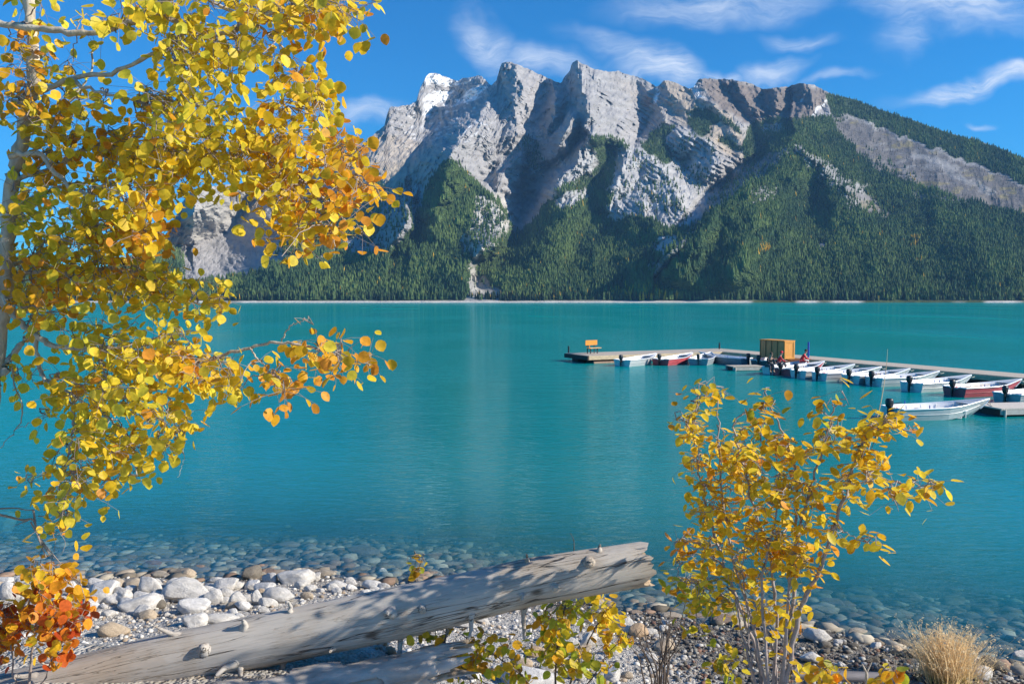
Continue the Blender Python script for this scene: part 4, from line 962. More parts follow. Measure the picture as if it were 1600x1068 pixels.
hero = [
    ('w', 124, 908, 185, 948, 'long flat topped white boulder, widest of the shore row'), ('w', 207, 900, 248, 936, 'upright rounded white boulder in the shore row'),
    ('w', 247, 905, 331, 949, 'large ridged white boulder, biggest in the shore row'), ('w', 172, 914, 209, 950, 'grey white boulder left of the upright one'),
    ('w', 182, 931, 244, 960, 'low flat grey white slab in front of the upright boulder'), ('d', 224, 936, 257, 953, 'brown stained stone in front of the big ridged boulder'),
    ('w', 277, 933, 331, 961, 'grey dirty boulder below the big ridged boulder'), ('w', 317, 920, 349, 947, 'round pale boulder at the right foot of the ridged boulder'),
    ('w', 327, 905, 373, 926, 'tan white boulder on the waterline right of the ridged one'), ('w', 356, 925, 388, 953, 'rounded pale boulder left of the tall narrow one'),
    ('w', 394, 909, 433, 928, 'rough white rock near the waterline behind the tall narrow one'), ('w', 410, 918, 456, 944, 'cracked white boulder at the right end of the row'),
    ('w', 391, 921, 412, 950, 'tall narrow pale boulder standing in the shore row'), ('w', 431, 890, 487, 916, 'two lobed white rock sitting at the water edge'),
    ('d', 368, 885, 411, 908, 'dark brown tilted slab standing in the water edge'), ('t', 275, 890, 303, 906, 'orange and white rounded stone in the water'),
    ('t', 162, 904, 193, 919, 'orange brown stone behind the white boulders'), ('t', 192, 904, 222, 920, 'tan stone behind the upright white boulder'),
    ('w', -4, 908, 27, 942, 'white block behind the orange bush at the picture edge'), ('w', 24, 893, 66, 929, 'white boulder behind the orange bush top'),
    ('w', 283, 957, 321, 983, 'angular grey white wedge on the gravel in front of the row'), ('t', 151, 974, 196, 998, 'smooth cream stone lying alone on the gravel'),
    ('w', 318, 960, 371, 978, 'low pale boulder just above the fallen log'), ('w', 430, 955, 470, 975, 'white flat stone half hidden behind the log'),
    ('w', -14, 790, 24, 838, 'large grey white rock in the water at the left picture edge'),
    ('w', 566, 907, 600, 923, 'white oval stone behind the middle of the log'), ('w', 590, 888, 609, 900, 'small white stone in the water behind the log'),
    ('w', 508, 906, 541, 921, 'pale stone on the waterline left of the log middle'), ('w', 956, 962, 988, 987, 'white rock right of the log end'),
    ('t', 984, 975, 1016, 998, 'tan rock among the bare twigs'), ('w', 905, 985, 935, 1012, 'white rock behind the low yellow green bush'), ('w', 770, 1046, 868, 1080, 'broad white rock at the bottom picture edge below the log'),
    ('w', 942, 1040, 972, 1068, 'grey white rock beside the foot of the bare twigs'), ('w', 1260, 982, 1298, 1005, 'clean white boulder on dark wet gravel right of the golden shrub'),
    ('w', 1250, 1018, 1286, 1038, 'flat white rock behind the golden shrub stems'), ('w', 1486, 1044, 1517, 1068, 'white rock at the foot of the dry grass'),
    ('w', 1517, 1040, 1553, 1064, 'grey white rock right of the dry grass foot'), ('d', 1534, 1026, 1572, 1050, 'grey rounded rock at the water behind the dry grass'),
    ('w', 1585, 1012, 1612, 1040, 'white rock at the right picture edge'), ('d', 1414, 1012, 1444, 1029, 'dark rock at the waterline left of the dry grass'), ('t', 1386, 1008, 1412, 1023, 'tan angular rock on the wet gravel'),
]
for h in hero: rock(h[0], *h[1:5], h[5], 'boulders on the lake shore')
fill = 0
while fill < 120:                      # the rest of the row of pale boulders, smaller
    x = rr.uniform(-10, 640); base = np.interp(x, [0, 130, 400, 520, 640], [925, 930, 938, 925, 915])
    y = base + rr.normal() * 13 + 6; wpx = rr.uniform(12, 34) * (1.0 if x < 460 else 0.7)
    if y < 896: continue
    rock('w' if rr.random() < 0.85 else 't', x - wpx / 2, y - wpx * 0.62, x + wpx / 2, y, 'small pale stone filling the shore row of white boulders', 'small pale stones between the boulders'); fill += 1
for i in range(34):
    x = rr.uniform(700, 1060); y = rr.uniform(975, 1068); wpx = rr.uniform(14, 36)
    rock('w' if rr.random() < 0.8 else 't', x - wpx / 2, y - wpx * 0.6, x + wpx / 2, y, 'pale stone on the beach under the raised log end', 'pale stones under the log end')
for i in range(26):
    x = rr.uniform(1240, 1600); y = np.interp(x, [1240, 1440, 1600], [1000, 1030, 1058]) + rr.uniform(-8, 38); wpx = rr.uniform(10, 24)
    rock('d' if rr.random() < 0.6 else 'w', x - wpx / 2, y - wpx * 0.55, x + wpx / 2, y, 'small stone on the dark wet gravel near the dry grass', 'stones on the wet gravel')
under_hero = [(1323, 973, 1356, 990, 'flat pale stone under water nearest the wet gravel'), (1390, 966, 1415, 990, 'upright pale stone under water behind the dark waterline rock'), (1330, 932, 1379, 950, 'reddish long stone under the clear water'),
              (1405, 924, 1441, 942, 'pale broad stone under the water right of the reddish one'), (1470, 931, 1514, 948, 'wide flat grey stone under deeper water'), (540, 857, 594, 868, 'long red stone under the water behind the log')]
for h in under_hero: rock('u', *h[:4], h[4], 'stones under the shallow water', sink=0.3, ri=5 if 'red' in h[4] else None)
for i in range(180):
    while True:
        x = rr.uniform(-20, 1640); sy = np.interp(x, [a for a, b in shore_px], [b for a, b in shore_px])
        y = sy - abs(rr.normal()) * 42 + 2
        if y > sy - 110: break
    wpx = rr.uniform(16, 44) * np.interp(y, [780, 900, 1040], [0.7, 0.9, 1.1])
    rock('u', x - wpx / 2, y - wpx * 0.3, x + wpx / 2, y, 'flat brownish stone under the clear shallow water', 'stones under the shallow water', sink=0.28, depth=0.75)
def scatter(name, n, reg, size, cols, lab, wet=False, seed=1, flat=0.6):
    r = np.random.default_rng(seed); X = []; 
    x = r.uniform(reg[0], reg[1], n * 4); u = r.uniform(reg[2], reg[3], n * 4) if not wet else -np.abs(r.normal(0, reg[3] / 2, n * 4)) - 0.02
    y = shoreY(x) - u; k = (np.abs(x) < 0.63 * y + 0.5) & (y > 3.2); x, y = x[k][:n], y[k][:n]; n = len(x); z = ground_z(x, y)
    var = [rock_verts(900 + i, I1, 0.3, 4) for i in range(12)]
    s = size[0] + (size[1] - size[0]) * r.random(n) ** 2.2
    V = []; Fs = []; Cs = []; b = 0; cols = np.array(cols)
    for i in range(n):
        v, f = var[i % 12]; a = r.random() * 6.28; ca, sa = math.cos(a), math.sin(a)
        q = v * (s[i] * np.array((1.0, r.uniform(0.6, 1.0), flat * r.uniform(0.7, 1.1))))
        q = np.stack([q[:, 0] * ca - q[:, 1] * sa, q[:, 0] * sa + q[:, 1] * ca, q[:, 2]], -1) + (x[i], y[i], z[i] + s[i] * flat * 0.35)
        V.append(q); Fs.append(f + b); b += len(v); Cs.append(np.repeat((cols[int(r.integers(len(cols)))] * r.uniform(0.75, 1.15))[None], len(v), 0))
    me = mesh_np(name, np.concatenate(V), np.concatenate(Fs), attr_mat(name, nscale=12, namt=0.25, bump=0.3, bdist=0.01, bscale=60), True, {'Col': np.concatenate(Cs)})
    return link(name, me, kind='stuff', label=lab, category='gravel')
PALE = [(0.56, 0.53, 0.47), (0.46, 0.43, 0.38), (0.62, 0.59, 0.54), (0.40, 0.31, 0.22), (0.36, 0.33, 0.29)]
WETC = [(0.14, 0.125, 0.10), (0.20, 0.18, 0.15), (0.28, 0.26, 0.22), (0.19, 0.11, 0.08), (0.10, 0.09, 0.08)]
scatter('beach_gravel', 9000, (-9, 2.2, -0.1, 9.5), (0.010, 0.055), PALE, 'pale pebbles and gravel over the beach', seed=1)
scatter('wet_gravel', 4500, (2.0, 8, -0.3, 4.0), (0.010, 0.06), WETC + [(0.42, 0.40, 0.36)], 'dark wet pebbles along the right shore', seed=2)
scatter('lakebed_cobbles', 3800, (-14, 13, 0, 5.5), (0.035, 0.26), [(0.30, 0.25, 0.19), (0.20, 0.17, 0.13), (0.38, 0.33, 0.25), (0.25, 0.17, 0.12), (0.44, 0.39, 0.30), (0.15, 0.13, 0.10)], 'brown and grey cobbles under the shallow water', True, seed=3, flat=0.28)

# ------------------------------------------------------------------ fallen logs
def wood_mat(name, base, dark, axis_scale):
    m, t, out = new_mat(name)
    co = t.node('ShaderNodeTexCoord').outputs['Object']
    gr = t.noise(t.mapping(co, scale=(0.9, 14, 14)), 3.0, 8, 0.7, 0.4)
    bl = t.noise(co, 2.2, 5, 0.6, 0.3)
    fine = t.noise(t.mapping(co, scale=(2, 60, 60)), 2.5, 4, 0.6)
    cr_n = t.noise(t.mapping(co, rot=(0, 0, R(4)), scale=(0.35, 7, 7)), 1.6, 4, 0.5, 0.2)
    ln_ = t.math('ABSOLUTE', t.math('SUBTRACT', cr_n, 0.5)); gate = t.noise(t.mapping(co, scale=(1.2, 4, 4)), 1.3, 3)
    crack = t.math('MULTIPLY', t.node('ShaderNodeMapRange', {0: ln_, 1: 0.0, 2: 0.009, 3: 1.0, 4: 0.0}).outputs[0], t.node('ShaderNodeMapRange', {0: gate, 1: 0.40, 2: 0.52}).outputs[0])
    cr_m = t.noise(t.mapping(co, scale=(1.0, 26, 26)), 2.0, 3, 0.5, 0.2)
    fcr = t.math('MULTIPLY', t.node('ShaderNodeMapRange', {0: t.math('ABSOLUTE', t.math('SUBTRACT', cr_m, 0.5)), 1: 0.0, 2: 0.012, 3: 0.55, 4: 0.0}).outputs[0], t.node('ShaderNodeMapRange', {0: bl, 1: 0.42, 2: 0.6}).outputs[0])
    crack = t.math('MAXIMUM', crack, fcr)
    c = t.mix(gr, tuple(b * 0.74 for b in base), tuple(b * 1.30 for b in base))
    c = t.mix(t.node('ShaderNodeMapRange', {0: bl, 1: 0.46, 2: 0.66, 3: 0.0, 4: 0.6}).outputs[0], c, dark)
    c = t.mix(t.node('ShaderNodeMapRange', {0: fine, 1: 0.52, 2: 0.75, 3: 0.0, 4: 0.45}).outputs[0], c, (0.17, 0.14, 0.11))
    kn = t.node('ShaderNodeTexVoronoi', {'Vector': t.mapping(co, scale=(2.2, 5, 5)), 'Scale': 1.0}).outputs['Distance']
    c = t.mix(t.node('ShaderNodeMapRange', {0: kn, 1: 0.05, 2: 0.12, 3: 0.9, 4: 0.0}).outputs[0], c, (0.10, 0.075, 0.055))
    c = t.mix(crack, c, (0.035, 0.028, 0.024))
    p = t.node('ShaderNodeBsdfPrincipled', {'Base Color': c, 'Roughness': 0.8, 'Specular IOR Level': 0.25})
    h = t.math('SUBTRACT', t.math('ADD', t.math('MULTIPLY', gr, 0.35), t.math('MULTIPLY', fine, 0.15)), t.math('MULTIPLY', crack, 1.2))
    b = t.node('ShaderNodeBump', {'Height': h, 'Strength': 0.8, 'Distance': 0.012}); t.l.new(b.outputs[0], p.inputs['Normal'])
    t.l.new(p.outputs[0], out.inputs[0]); return m
M_LOG = wood_mat('weathered_wood', (0.47, 0.43, 0.38), (0.36, 0.275, 0.19), 1)
M_LOGEND = plain('broken_wood', (0.44, 0.33, 0.22), 0.9, nscale=20, namt=0.5, bump=0.6, stretch=(1, 5, 5))
def log_body(name, P, Rd, label, mat, jag=0.045, nl=150, na=44, seed=5, rough=0.0):
    P = [Vector(p) for p in P]; ax = (P[-1] - P[0]); L = ax.length; q = ax.to_track_quat('X', 'Z')
    o = thing(name, label, 'log', P[0]); o.rotation_mode = 'QUATERNION'; o.rotation_quaternion = q
    qi = q.inverted(); loc_ = np.array([tuple(qi @ (p - P[0])) for p in P])
    xs = np.linspace(0, L, nl); tt = np.linspace(0, 1, len(P)); fr = xs / L
    cyv, czv = np.interp(fr, loc_[:, 0] / L, loc_[:, 1]), np.interp(fr, loc_[:, 0] / L, loc_[:, 2])
    rad = np.interp(fr, np.linspace(0, 1, len(Rd)), Rd)
    A = np.arange(na) * 2 * math.pi / na
    X = np.repeat(xs[:, None], na, 1); AA = np.repeat(A[None], nl, 0)
    rr_ = rad[:, None] * (1 + 0.07 * vnoise(X * 1.6, np.cos(AA) * 1.2, np.sin(AA) * 1.2, seed) + 0.02 * fbm(X * 3.0, np.cos(AA) * 9, np.sin(AA) * 9, 3, seed + 9) + 0.03 * vnoise(X * 1.2, np.cos(AA) * 5, np.sin(AA) * 5, seed + 1))
    endj = jag * (vnoise(np.cos(AA) * 2.6, np.sin(AA) * 2.6, 0.3, seed + 2) + 0.8 * vnoise(np.cos(AA) * 9, np.sin(AA) * 9, 0.1, seed + 3) + 0.45 * np.sin(AA))
    X2 = X + endj * sstep(0.93, 1.0, X / L)
    V = np.stack([X2, cyv[:, None] + rr_ * np.cos(AA), czv[:, None] + rr_ * np.sin(AA)], -1)
    vs = V.reshape(-1, 3); i = np.arange(nl - 1)[:, None] * na + np.arange(na)[None]; j = np.arange(nl - 1)[:, None] * na + (np.arange(na) + 1)[None] % na
    fs = np.stack([i, j, j + na, i + na], -1).reshape(-1, 4)
    if rough:
        gq = vs - np.stack([0 * vs[:, 0], np.repeat(cyv, na), np.repeat(czv, na)], -1); gq[:, 0] = 0
        vs = vs + gq * (rough * (fbm(vs[:, 0] * 7, vs[:, 1] * 12, vs[:, 2] * 12, 4, 71) + 0.8 * np.sign(vnoise(vs[:, 0] * 4, vs[:, 1] * 9, vs[:, 2] * 9, 75))))[:, None]
    link('trunk', mesh_np('trunk', vs, fs, mat, not rough), o)
    mb = MB()
    for k, rows in ((0, V[0]), (1, vs.reshape(nl, na, 3)[-1])):
        c = rows.mean(0); rings = [rows]
        for g, dp in ((0.8, -0.03), (0.55, -0.06), (0.25, -0.035)):
            rings.append(c + (rows - c) * g + np.stack([(dp + 0.05 * vnoise(rows[:, 1] * 30 * g, rows[:, 2] * 30 * g, 0, seed + 4)) * (1 if k else -1), 0 * A, 0 * A], -1))
        vv = [p for r_ in rings for p in r_] + [c]; ff = [(r_ * na + q_, r_ * na + (q_ + 1) % na, (r_ + 1) * na + (q_ + 1) % na, (r_ + 1) * na + q_) for r_ in range(3) for q_ in range(na)]
        ff += [(3 * na + q_, 3 * na + (q_ + 1) % na, 4 * na) for q_ in range(na)]
        mb = MB(); mb.add(vv, ff if k else [f[::-1] for f in ff], False); mb.build('broken_end', M_LOGEND, o)
    return o, q, P[0], (fr, cyv, czv, rad, L)
LY0 = 4.75
lp_px = [(-260, 1156, 4.5), (0, 1092, 4.6), (270, 1028, 4.68), (520, 978, 4.75), (725, 934, 4.82), (830, 909, 4.88), (1008, 882, 4.95)]
lpts = [at(*p) for p in lp_px]
log, lq, lo, linf = log_body('fallen_log', lpts, [0.150, 0.148, 0.144, 0.141, 0.140, 0.136, 0.130], 'long weathered grey fallen log with branch stubs, its broken right end raised over the beach', M_LOG)
def stub(px, py, dirv, ln, r0, Y=None, par=None, bend=0.0, toe=0.0):
    """a dead branch stub leaving the log where the pixel meets its near face"""
    f = np.interp(px, [p[0] for p in lp_px], np.arange(len(lp_px)) / (len(lp_px) - 1.0))
    k = f * (len(lpts) - 1); i = int(min(k, len(lpts) - 2)); c = lpts[i] + (lpts[i + 1] - lpts[i]) * (k - i)
    a, b = ray(px, py); rad = 0.138
    # nearest point of the pixel ray to the axis, pulled on to the surface
    d = np.array((a, 1, b)); o0 = np.array((0, 0, CAM_H)); tt = c[1]; best = o0 + d * tt
    perp = best - c; perp[0] *= 0.3; n = np.linalg.norm(perp[1:]); h = min(n, rad * 0.98)
    perp = perp / (n + 1e-6) * h; s = c + np.array((0, -math.sqrt(max(rad ** 2 - h ** 2, 0)) * 0.97, 0)) * 1.0 + perp
    s[0] = best[0]
    dv = np.array(dirv, float); dv /= np.linalg.norm(dv)
    jx = np.array([random.uniform(-1, 1) for _ in range(3)]) * r0 * 0.5
    pts = [s - dv * 0.05, s - dv * 0.004, s + dv * 0.016, s + dv * ln * 0.5 + jx + (0, 0, bend * 0.3), s + dv * ln * 0.85 - jx * 0.5 + (0, 0, bend * 0.8), s + dv * ln + (0, 0, bend)]
    mb = MB(); li = lq.inverted(); mb.tube([tuple(li @ (Vector(p) - lo)) for p in pts], [r0 * 2.6, r0 * 2.2, r0 * 1.25, r0 * 0.95, r0 * 0.8, r0 * 0.35], 9); mb.build('branch_stub', M_LOG, log)
SP = [(278, 988, (-0.8, -0.3, 0.45), 0.11, 0.012), (100, 1036, (-0.7, -0.45, 0.5), 0.09, 0.011), (66, 1046, (-0.8, -0.4, 0.3), 0.11, 0.014), (332, 1000, (0.15, -0.8, 0.45), 0.05, 0.022), (388, 972, (0.1, -0.5, 0.8), 0.06, 0.015),
      (372, 1022, (-0.5, -0.6, -0.3), 0.10, 0.016), (384, 1030, (0.25, -0.6, -0.75), 0.13, 0.012), (456, 946, (-0.05, -0.2, 0.95), 0.06, 0.012), (445, 1030, (-0.08, -0.2, -1), 0.26, 0.013), (615, 944, (-0.35, -0.8, 0.35), 0.07, 0.018), (526, 1000, (-0.2, -0.9, -0.3), 0.05, 0.010),
      (627, 990, (0.03, -0.25, -1), 0.20, 0.013), (738, 950, (-0.06, -0.35, -0.95), 0.15, 0.012), (818, 950, (0.02, -0.25, -0.95), 0.17, 0.013), (702, 978, (-0.28, -0.2, -1), 0.19, 0.013), (824, 872, (-0.1, -0.1, 1), 0.05, 0.008),
      (936, 852, (0.1, 0.2, 1), 0.04, 0.009), (865, 905, (0.1, -1, 0.1), 0.03, 0.014), (815, 918, (0.1, -1, 0), 0.03, 0.012), (918, 872, (0, -1, 0.2), 0.025, 0.018), (663, 938, (0, -1, 0.3), 0.02, 0.014)]
for s_ in SP: stub(*s_, bend=random.uniform(-0.02, 0.02))
# second log, lying under the first
l2 = [at(120, 1150, 4.35), at(420, 1092, 4.5), at(700, 1034, 4.7)]
M_LOG2 = plain('flaking_bark', (0.50, 0.44, 0.37), 0.95, nscale=9, namt=0.5, bump=1.0, stretch=(0.5, 1.6, 1.6))
log2, lq2, lo2, _ = log_body('bark_log', l2, [0.13, 0.12, 0.095], 'shorter pale log with flaking bark lying on the ground beneath the long grey log', M_LOG2, 0.16, 220, 60, 25, 0.10)
pv = [at(690, 1012, 4.6), at(700, 1000, 4.62), at(716, 985, 4.68)]
# ------------------------------------------------------------------ leaves, twigs, trees and bushes
LT = np.array([(0, 0, 0), (-.24, 0, -.06), (-.46, 0, -.30), (-.47, 0, -.56), (-.28, 0, -.82), (0, 0, -1.0), (.28, 0, -.82), (.47, 0, -.56), (.46, 0, -.30), (.24, 0, -.06), (0, 0, -.45)])
LTN = LT.copy(); LTN[:, 0] *= 0.72                          # narrower leaf
LTRI = np.array([(10, i, i + 1) for i in range(9)] + [(10, 9, 0)])
def leaves(name, pos, size, col, parent, seed, droop=0.35, tmpl=LT, pet=True):
    r = np.random.default_rng(seed); n = len(pos)
    az = r.random(n) * 6.283; tilt = r.normal(0, 0.65, n) + droop; roll = r.normal(0, 0.5, n)
    fold = r.uniform(0.05, 0.4, n); curl = r.uniform(-0.15, 0.3, n)
    L = np.repeat(tmpl[None], n, 0).copy()
    L[:, :, 0] *= r.uniform(0.85, 1.12, n)[:, None]
    L[:, :, 1] = fold[:, None] * np.abs(L[:, :, 0]) + curl[:, None] * L[:, :, 2] ** 2
    L *= size[:, None, None]
    def rot(L, ax, a):
        c, s = np.cos(a)[:, None], np.sin(a)[:, None]; i, j = [(1, 2), (2, 0), (0, 1)][ax]
        A, B = L[:, :, i] * c - L[:, :, j] * s, L[:, :, i] * s + L[:, :, j] * c
        L[:, :, i], L[:, :, j] = A, B
    rot(L, 1, roll); rot(L, 0, tilt); rot(L, 2, az)
    V = L + pos[:, None, :]
    faces = (np.arange(n) * 11)[:, None, None] + LTRI[None]
    C = np.repeat(col[:, None, :], 11, 1).copy(); C[:, 10] *= 0.93
    me = mesh_np(name, V.reshape(-1, 3), faces.reshape(-1, 3), M_LEAF, True, {'Col': C.reshape(-1, 3)})
    return link(name, me, parent)
PAL = {'g': [(0.86, 0.70, 0.055), (0.74, 0.66, 0.055), (0.90, 0.68, 0.05), (0.84, 0.64, 0.045)],
       'y': [(0.90, 0.62, 0.035), (0.92, 0.57, 0.025), (0.88, 0.68, 0.06), (0.84, 0.62, 0.04), (0.90, 0.53, 0.025)],
       'o': [(0.88, 0.46, 0.022), (0.88, 0.40, 0.03), (0.86, 0.52, 0.03), (0.84, 0.35, 0.04)],
       'r': [(0.72, 0.14, 0.02), (0.76, 0.22, 0.02), (0.60, 0.09, 0.02), (0.78, 0.32, 0.02)],
       'd': [(0.42, 0.48, 0.04), (0.55, 0.54, 0.04), (0.72, 0.58, 0.04), (0.48, 0.46, 0.035)],
       'b': [(0.72, 0.36, 0.02), (0.80, 0.44, 0.025), (0.62, 0.30, 0.02), (0.80, 0.52, 0.03)]}
MIXC = {'g': 'ggggy', 'y': 'yyyyygo', 'o': 'oooy', 'r': 'rrrro', 'd': 'dddyb', 'b': 'bbbyd', 'Y': 'yyyyyyyyyo'}
def curve_pts(a, b, sag, k=6, wig=0.02, r=None):
    a, b = np.asarray(a, float), np.asarray(b, float); out = []
    wv = (r.normal(size=(k + 1, 3)) * wig) if r is not None else np.zeros((k + 1, 3))
    for i in range(k + 1):
        t_ = i / k; out.append(a + (b - a) * t_ + np.array((0, 0, sag)) * 4 * t_ * (1 - t_) + wv[i] * (1 if 0 < i < k else 0))
    return out
def smooth_path(pts, sub=5):
    pts = np.asarray(pts, float); P = np.vstack([2 * pts[0] - pts[1], pts, 2 * pts[-1] - pts[-2]]); out = []
    for i in range(1, len(P) - 2):
        for q in range(sub):
            t_ = q / sub; a, b, c, d = P[i - 1], P[i], P[i + 1], P[i + 2]
            out.append(0.5 * ((2 * b) + (c - a) * t_ + (2 * a - 5 * b + 4 * c - d) * t_ ** 2 + (3 * b - a - 3 * c + d) * t_ ** 3))
    return np.array(out + [pts[-1]])
def plant(root, branches, ellipses, Ydef, size, seed, bmat, tmat, names=('branch', 'foliage'), ysd=0.22, twig_r=0.0022, droop=0.35, tmpl=LT, perleaf=9, dens=1.0, spread=0.045):
    """branches: (pixel polyline, Y start, Y end, radius start, radius end, is_part); ellipses: (cx, cy, rx, ry, n, colour key)"""
    r = np.random.default_rng(seed); inv = Vector(root.location); base = np.array(tuple(inv))
    nodes = []; 
    for (pl, ya, yb, r0, r1) in branches:
        L = len(pl); P3 = [at(x, y, ya + (yb - ya) * i / (L - 1)) for i, (x, y) in enumerate(pl)]
        P3 = smooth_path(P3, 6); P3[1:-1] += r.normal(size=(len(P3) - 2, 3)) * 0.004
        rad = np.linspace(r0, r1, len(P3)) * (1 + 0.08 * r.normal(size=len(P3)))
        mb = MB(); mb.tube(list(P3 - base), list(rad), 8 if r0 > 0.006 else 6); mb.build(names[0] if r0 < 0.03 else 'trunk', bmat, root)
        for p in P3: nodes.append(p)
    nodes = np.array(nodes)
    npx = 800 + F * nodes[:, 0] / nodes[:, 1]; npy = HORIZ - F * (nodes[:, 2] - CAM_H) / nodes[:, 1]
    tw = MB(); LP_, LS, LC = [], [], []
    for (cx, cy_, rx, ry, n, key) in ellipses:
        n = int(n * dens)
        nt = max(1, int(round(n / perleaf))); done = 0
        for k in range(nt):
            rad_ = math.sqrt(r.random()); a = r.random() * 6.283
            tx, ty = cx + rx * rad_ * math.cos(a) * 0.9, cy_ + ry * rad_ * math.sin(a) * 0.9
            d = np.hypot(npx - tx, (npy - ty) * 1.15 + np.where(npy > ty, 12, 0)); cand = np.argsort(d)[:6]; i0 = int(cand[r.integers(len(cand))])
            S = nodes[i0]; Yt = S[1] + r.normal() * ysd
            Tt = at(tx, ty, max(2.2, Yt)); pts = curve_pts(S, Tt, r.uniform(0.0, 0.05), 6, 0.012, r)
            tw.tube([p - base for p in pts], list(np.linspace(twig_r * 1.5, twig_r * 0.7, 7)), 4, False)
            m_ = n // nt + (1 if k < n % nt else 0); kk = MIXC[key]
            seg = np.array(pts); dist = np.linalg.norm(Tt - S)
            for q in range(m_):
                f = 1 - abs(r.normal()) * min(0.35, 0.16 / (dist + 0.05)); f = max(0.15, min(1.0, f)); ii = min(5, int(f * 6)); p = seg[ii] + (seg[ii + 1] - seg[ii]) * (f * 6 - ii)
                off = r.normal(size=3) * spread * np.array((1, 1, 0.8)); lp_ = p + off + (0, 0, -0.012)
                s = size * (0.72 + 0.5 * r.random()); LP_.append(lp_); LS.append(s); c = np.array(PAL[kk[r.integers(len(kk))].lower()][0:9][r.integers(4)]) * r.uniform(0.82, 1.15); LC.append(c)
                if r.random() < 0.6: tw.tube([p - base, p * 0.5 + lp_ * 0.5 + (0, 0, 0.006) - base, lp_ - base], [0.0013, 0.001, 0.0009], 3, False)
    tw.build('twigs', tmat, root)
    leaves(names[1], np.array(LP_) - base, np.array(LS), np.array(LC), root, seed + 1, droop, tmpl)
    return len(LS)

# the big aspen on the left
YA = 4.0
tb = at(-70, 1068, YA); aspen = thing('aspen_tree', 'aspen tree with yellow and green autumn leaves overhanging the lake', 'tree', (tb[0], tb[1], float(ground_z(np.array([tb[0]]), np.array([tb[1]]))[0])))
tr_px = [(-72, 1110), (-62, 950), (-44, 800), (-16, 620), (3, 470), (13, 360), (22, 275), (40, 195), (53, 115), (48, 40), (38, -60)]
br = [(tr_px, YA, 3.9, 0.052, 0.022),
      ([(-30, 640), (0, 592), (22, 552), (40, 526)], 3.95, 4.0, 0.024, 0.013),
      ([(-30, 38), (0, 38), (60, 45), (130, 52), (200, 38), (250, 5), (300, -20)], 3.75, 3.7, 0.017, 0.010),
      ([(232, 18), (300, 42), (355, 50), (395, 34), (440, 14), (490, -6)], 3.7, 3.75, 0.013, 0.007),
      ([(20, 160), (70, 140), (111, 123), (185, 111), (247, 78), (290, 52)], 3.9, 3.7, 0.014, 0.006),
      ([(111, 123), (140, 140), (200, 156), (235, 163)], 3.8, 3.7, 0.009, 0.004),
      ([(300, -8), (340, 5), (392, 34), (430, 62), (462, 108), (482, 160), (500, 205)], 3.75, 3.8, 0.008, 0.003),
      ([(25, 255), (70, 220), (100, 170), (140, 120), (145, 70)], 4.0, 4.1, 0.008, 0.004),
      ([(22, 280), (85, 262), (130, 235), (200, 232), (290, 240), (375, 240), (450, 236), (520, 250), (572, 292)], 3.95, 3.8, 0.012, 0.003),
      ([(440, 238), (478, 278), (506, 312), (518, 345), (524, 385)], 3.8, 3.8, 0.005, 0.002),
      ([(506, 312), (540, 345), (565, 368)], 3.8, 3.75, 0.003, 0.0018),
      ([(505, 160), (508, 240), (505, 300)], 3.8, 3.8, 0.003, 0.002),
      ([(15, 245), (60, 240), (85, 268), (122, 300), (182, 300), (215, 345), (235, 372)], 3.8, 3.6, 0.012, 0.004),
      ([(15, 330), (70, 300), (130, 285), (200, 272), (300, 250), (360, 225)], 4.1, 4.2, 0.010, 0.004),
      ([(8, 420), (60, 395), (130, 360), (200, 320)], 4.0, 4.2, 0.009, 0.004),
      ([(8, 430), (70, 425), (150, 420), (230, 430), (300, 470), (350, 480)], 4.0, 4.0, 0.010, 0.003),
      ([(-8, 440), (8, 468), (28, 498), (52, 520), (80, 538), (130, 544), (200, 551), (290, 564), (335, 559), (390, 542), (440, 535), (500, 545), (550, 562), (578, 570)], 3.95, 3.6, 0.016, 0.003),
      ([(440, 535), (450, 514), (466, 503), (480, 499)], 3.7, 3.65, 0.0035, 0.002),
      ([(390, 544), (405, 562), (424, 580), (442, 598)], 3.7, 3.65, 0.004, 0.002),
      ([(55, 522), (60, 570), (70, 592), (105, 622), (116, 660), (108, 705), (92, 760), (104, 815)], 3.9, 3.7, 0.011, 0.003),
      ([(70, 592), (130, 628), (180, 660), (205, 695), (214, 742)], 3.85, 3.7, 0.007, 0.002),
      ([(155, 548), (165, 590), (185, 625), (240, 665)], 3.85, 3.7, 0.006, 0.002),
      ([(100, 690), (70, 740), (35, 748)], 3.75, 3.7, 0.003, 0.0015),
      ([(18, 575), (35, 640), (22, 672), (0, 700)], 3.95, 3.9, 0.004, 0.0015), ([(22, 672), (55, 655), (75, 640)], 3.9, 3.9, 0.002, 0.001),
      ([(265, 640), (284, 690), (286, 725), (277, 745)], 3.8, 3.8, 0.002, 0.001)]
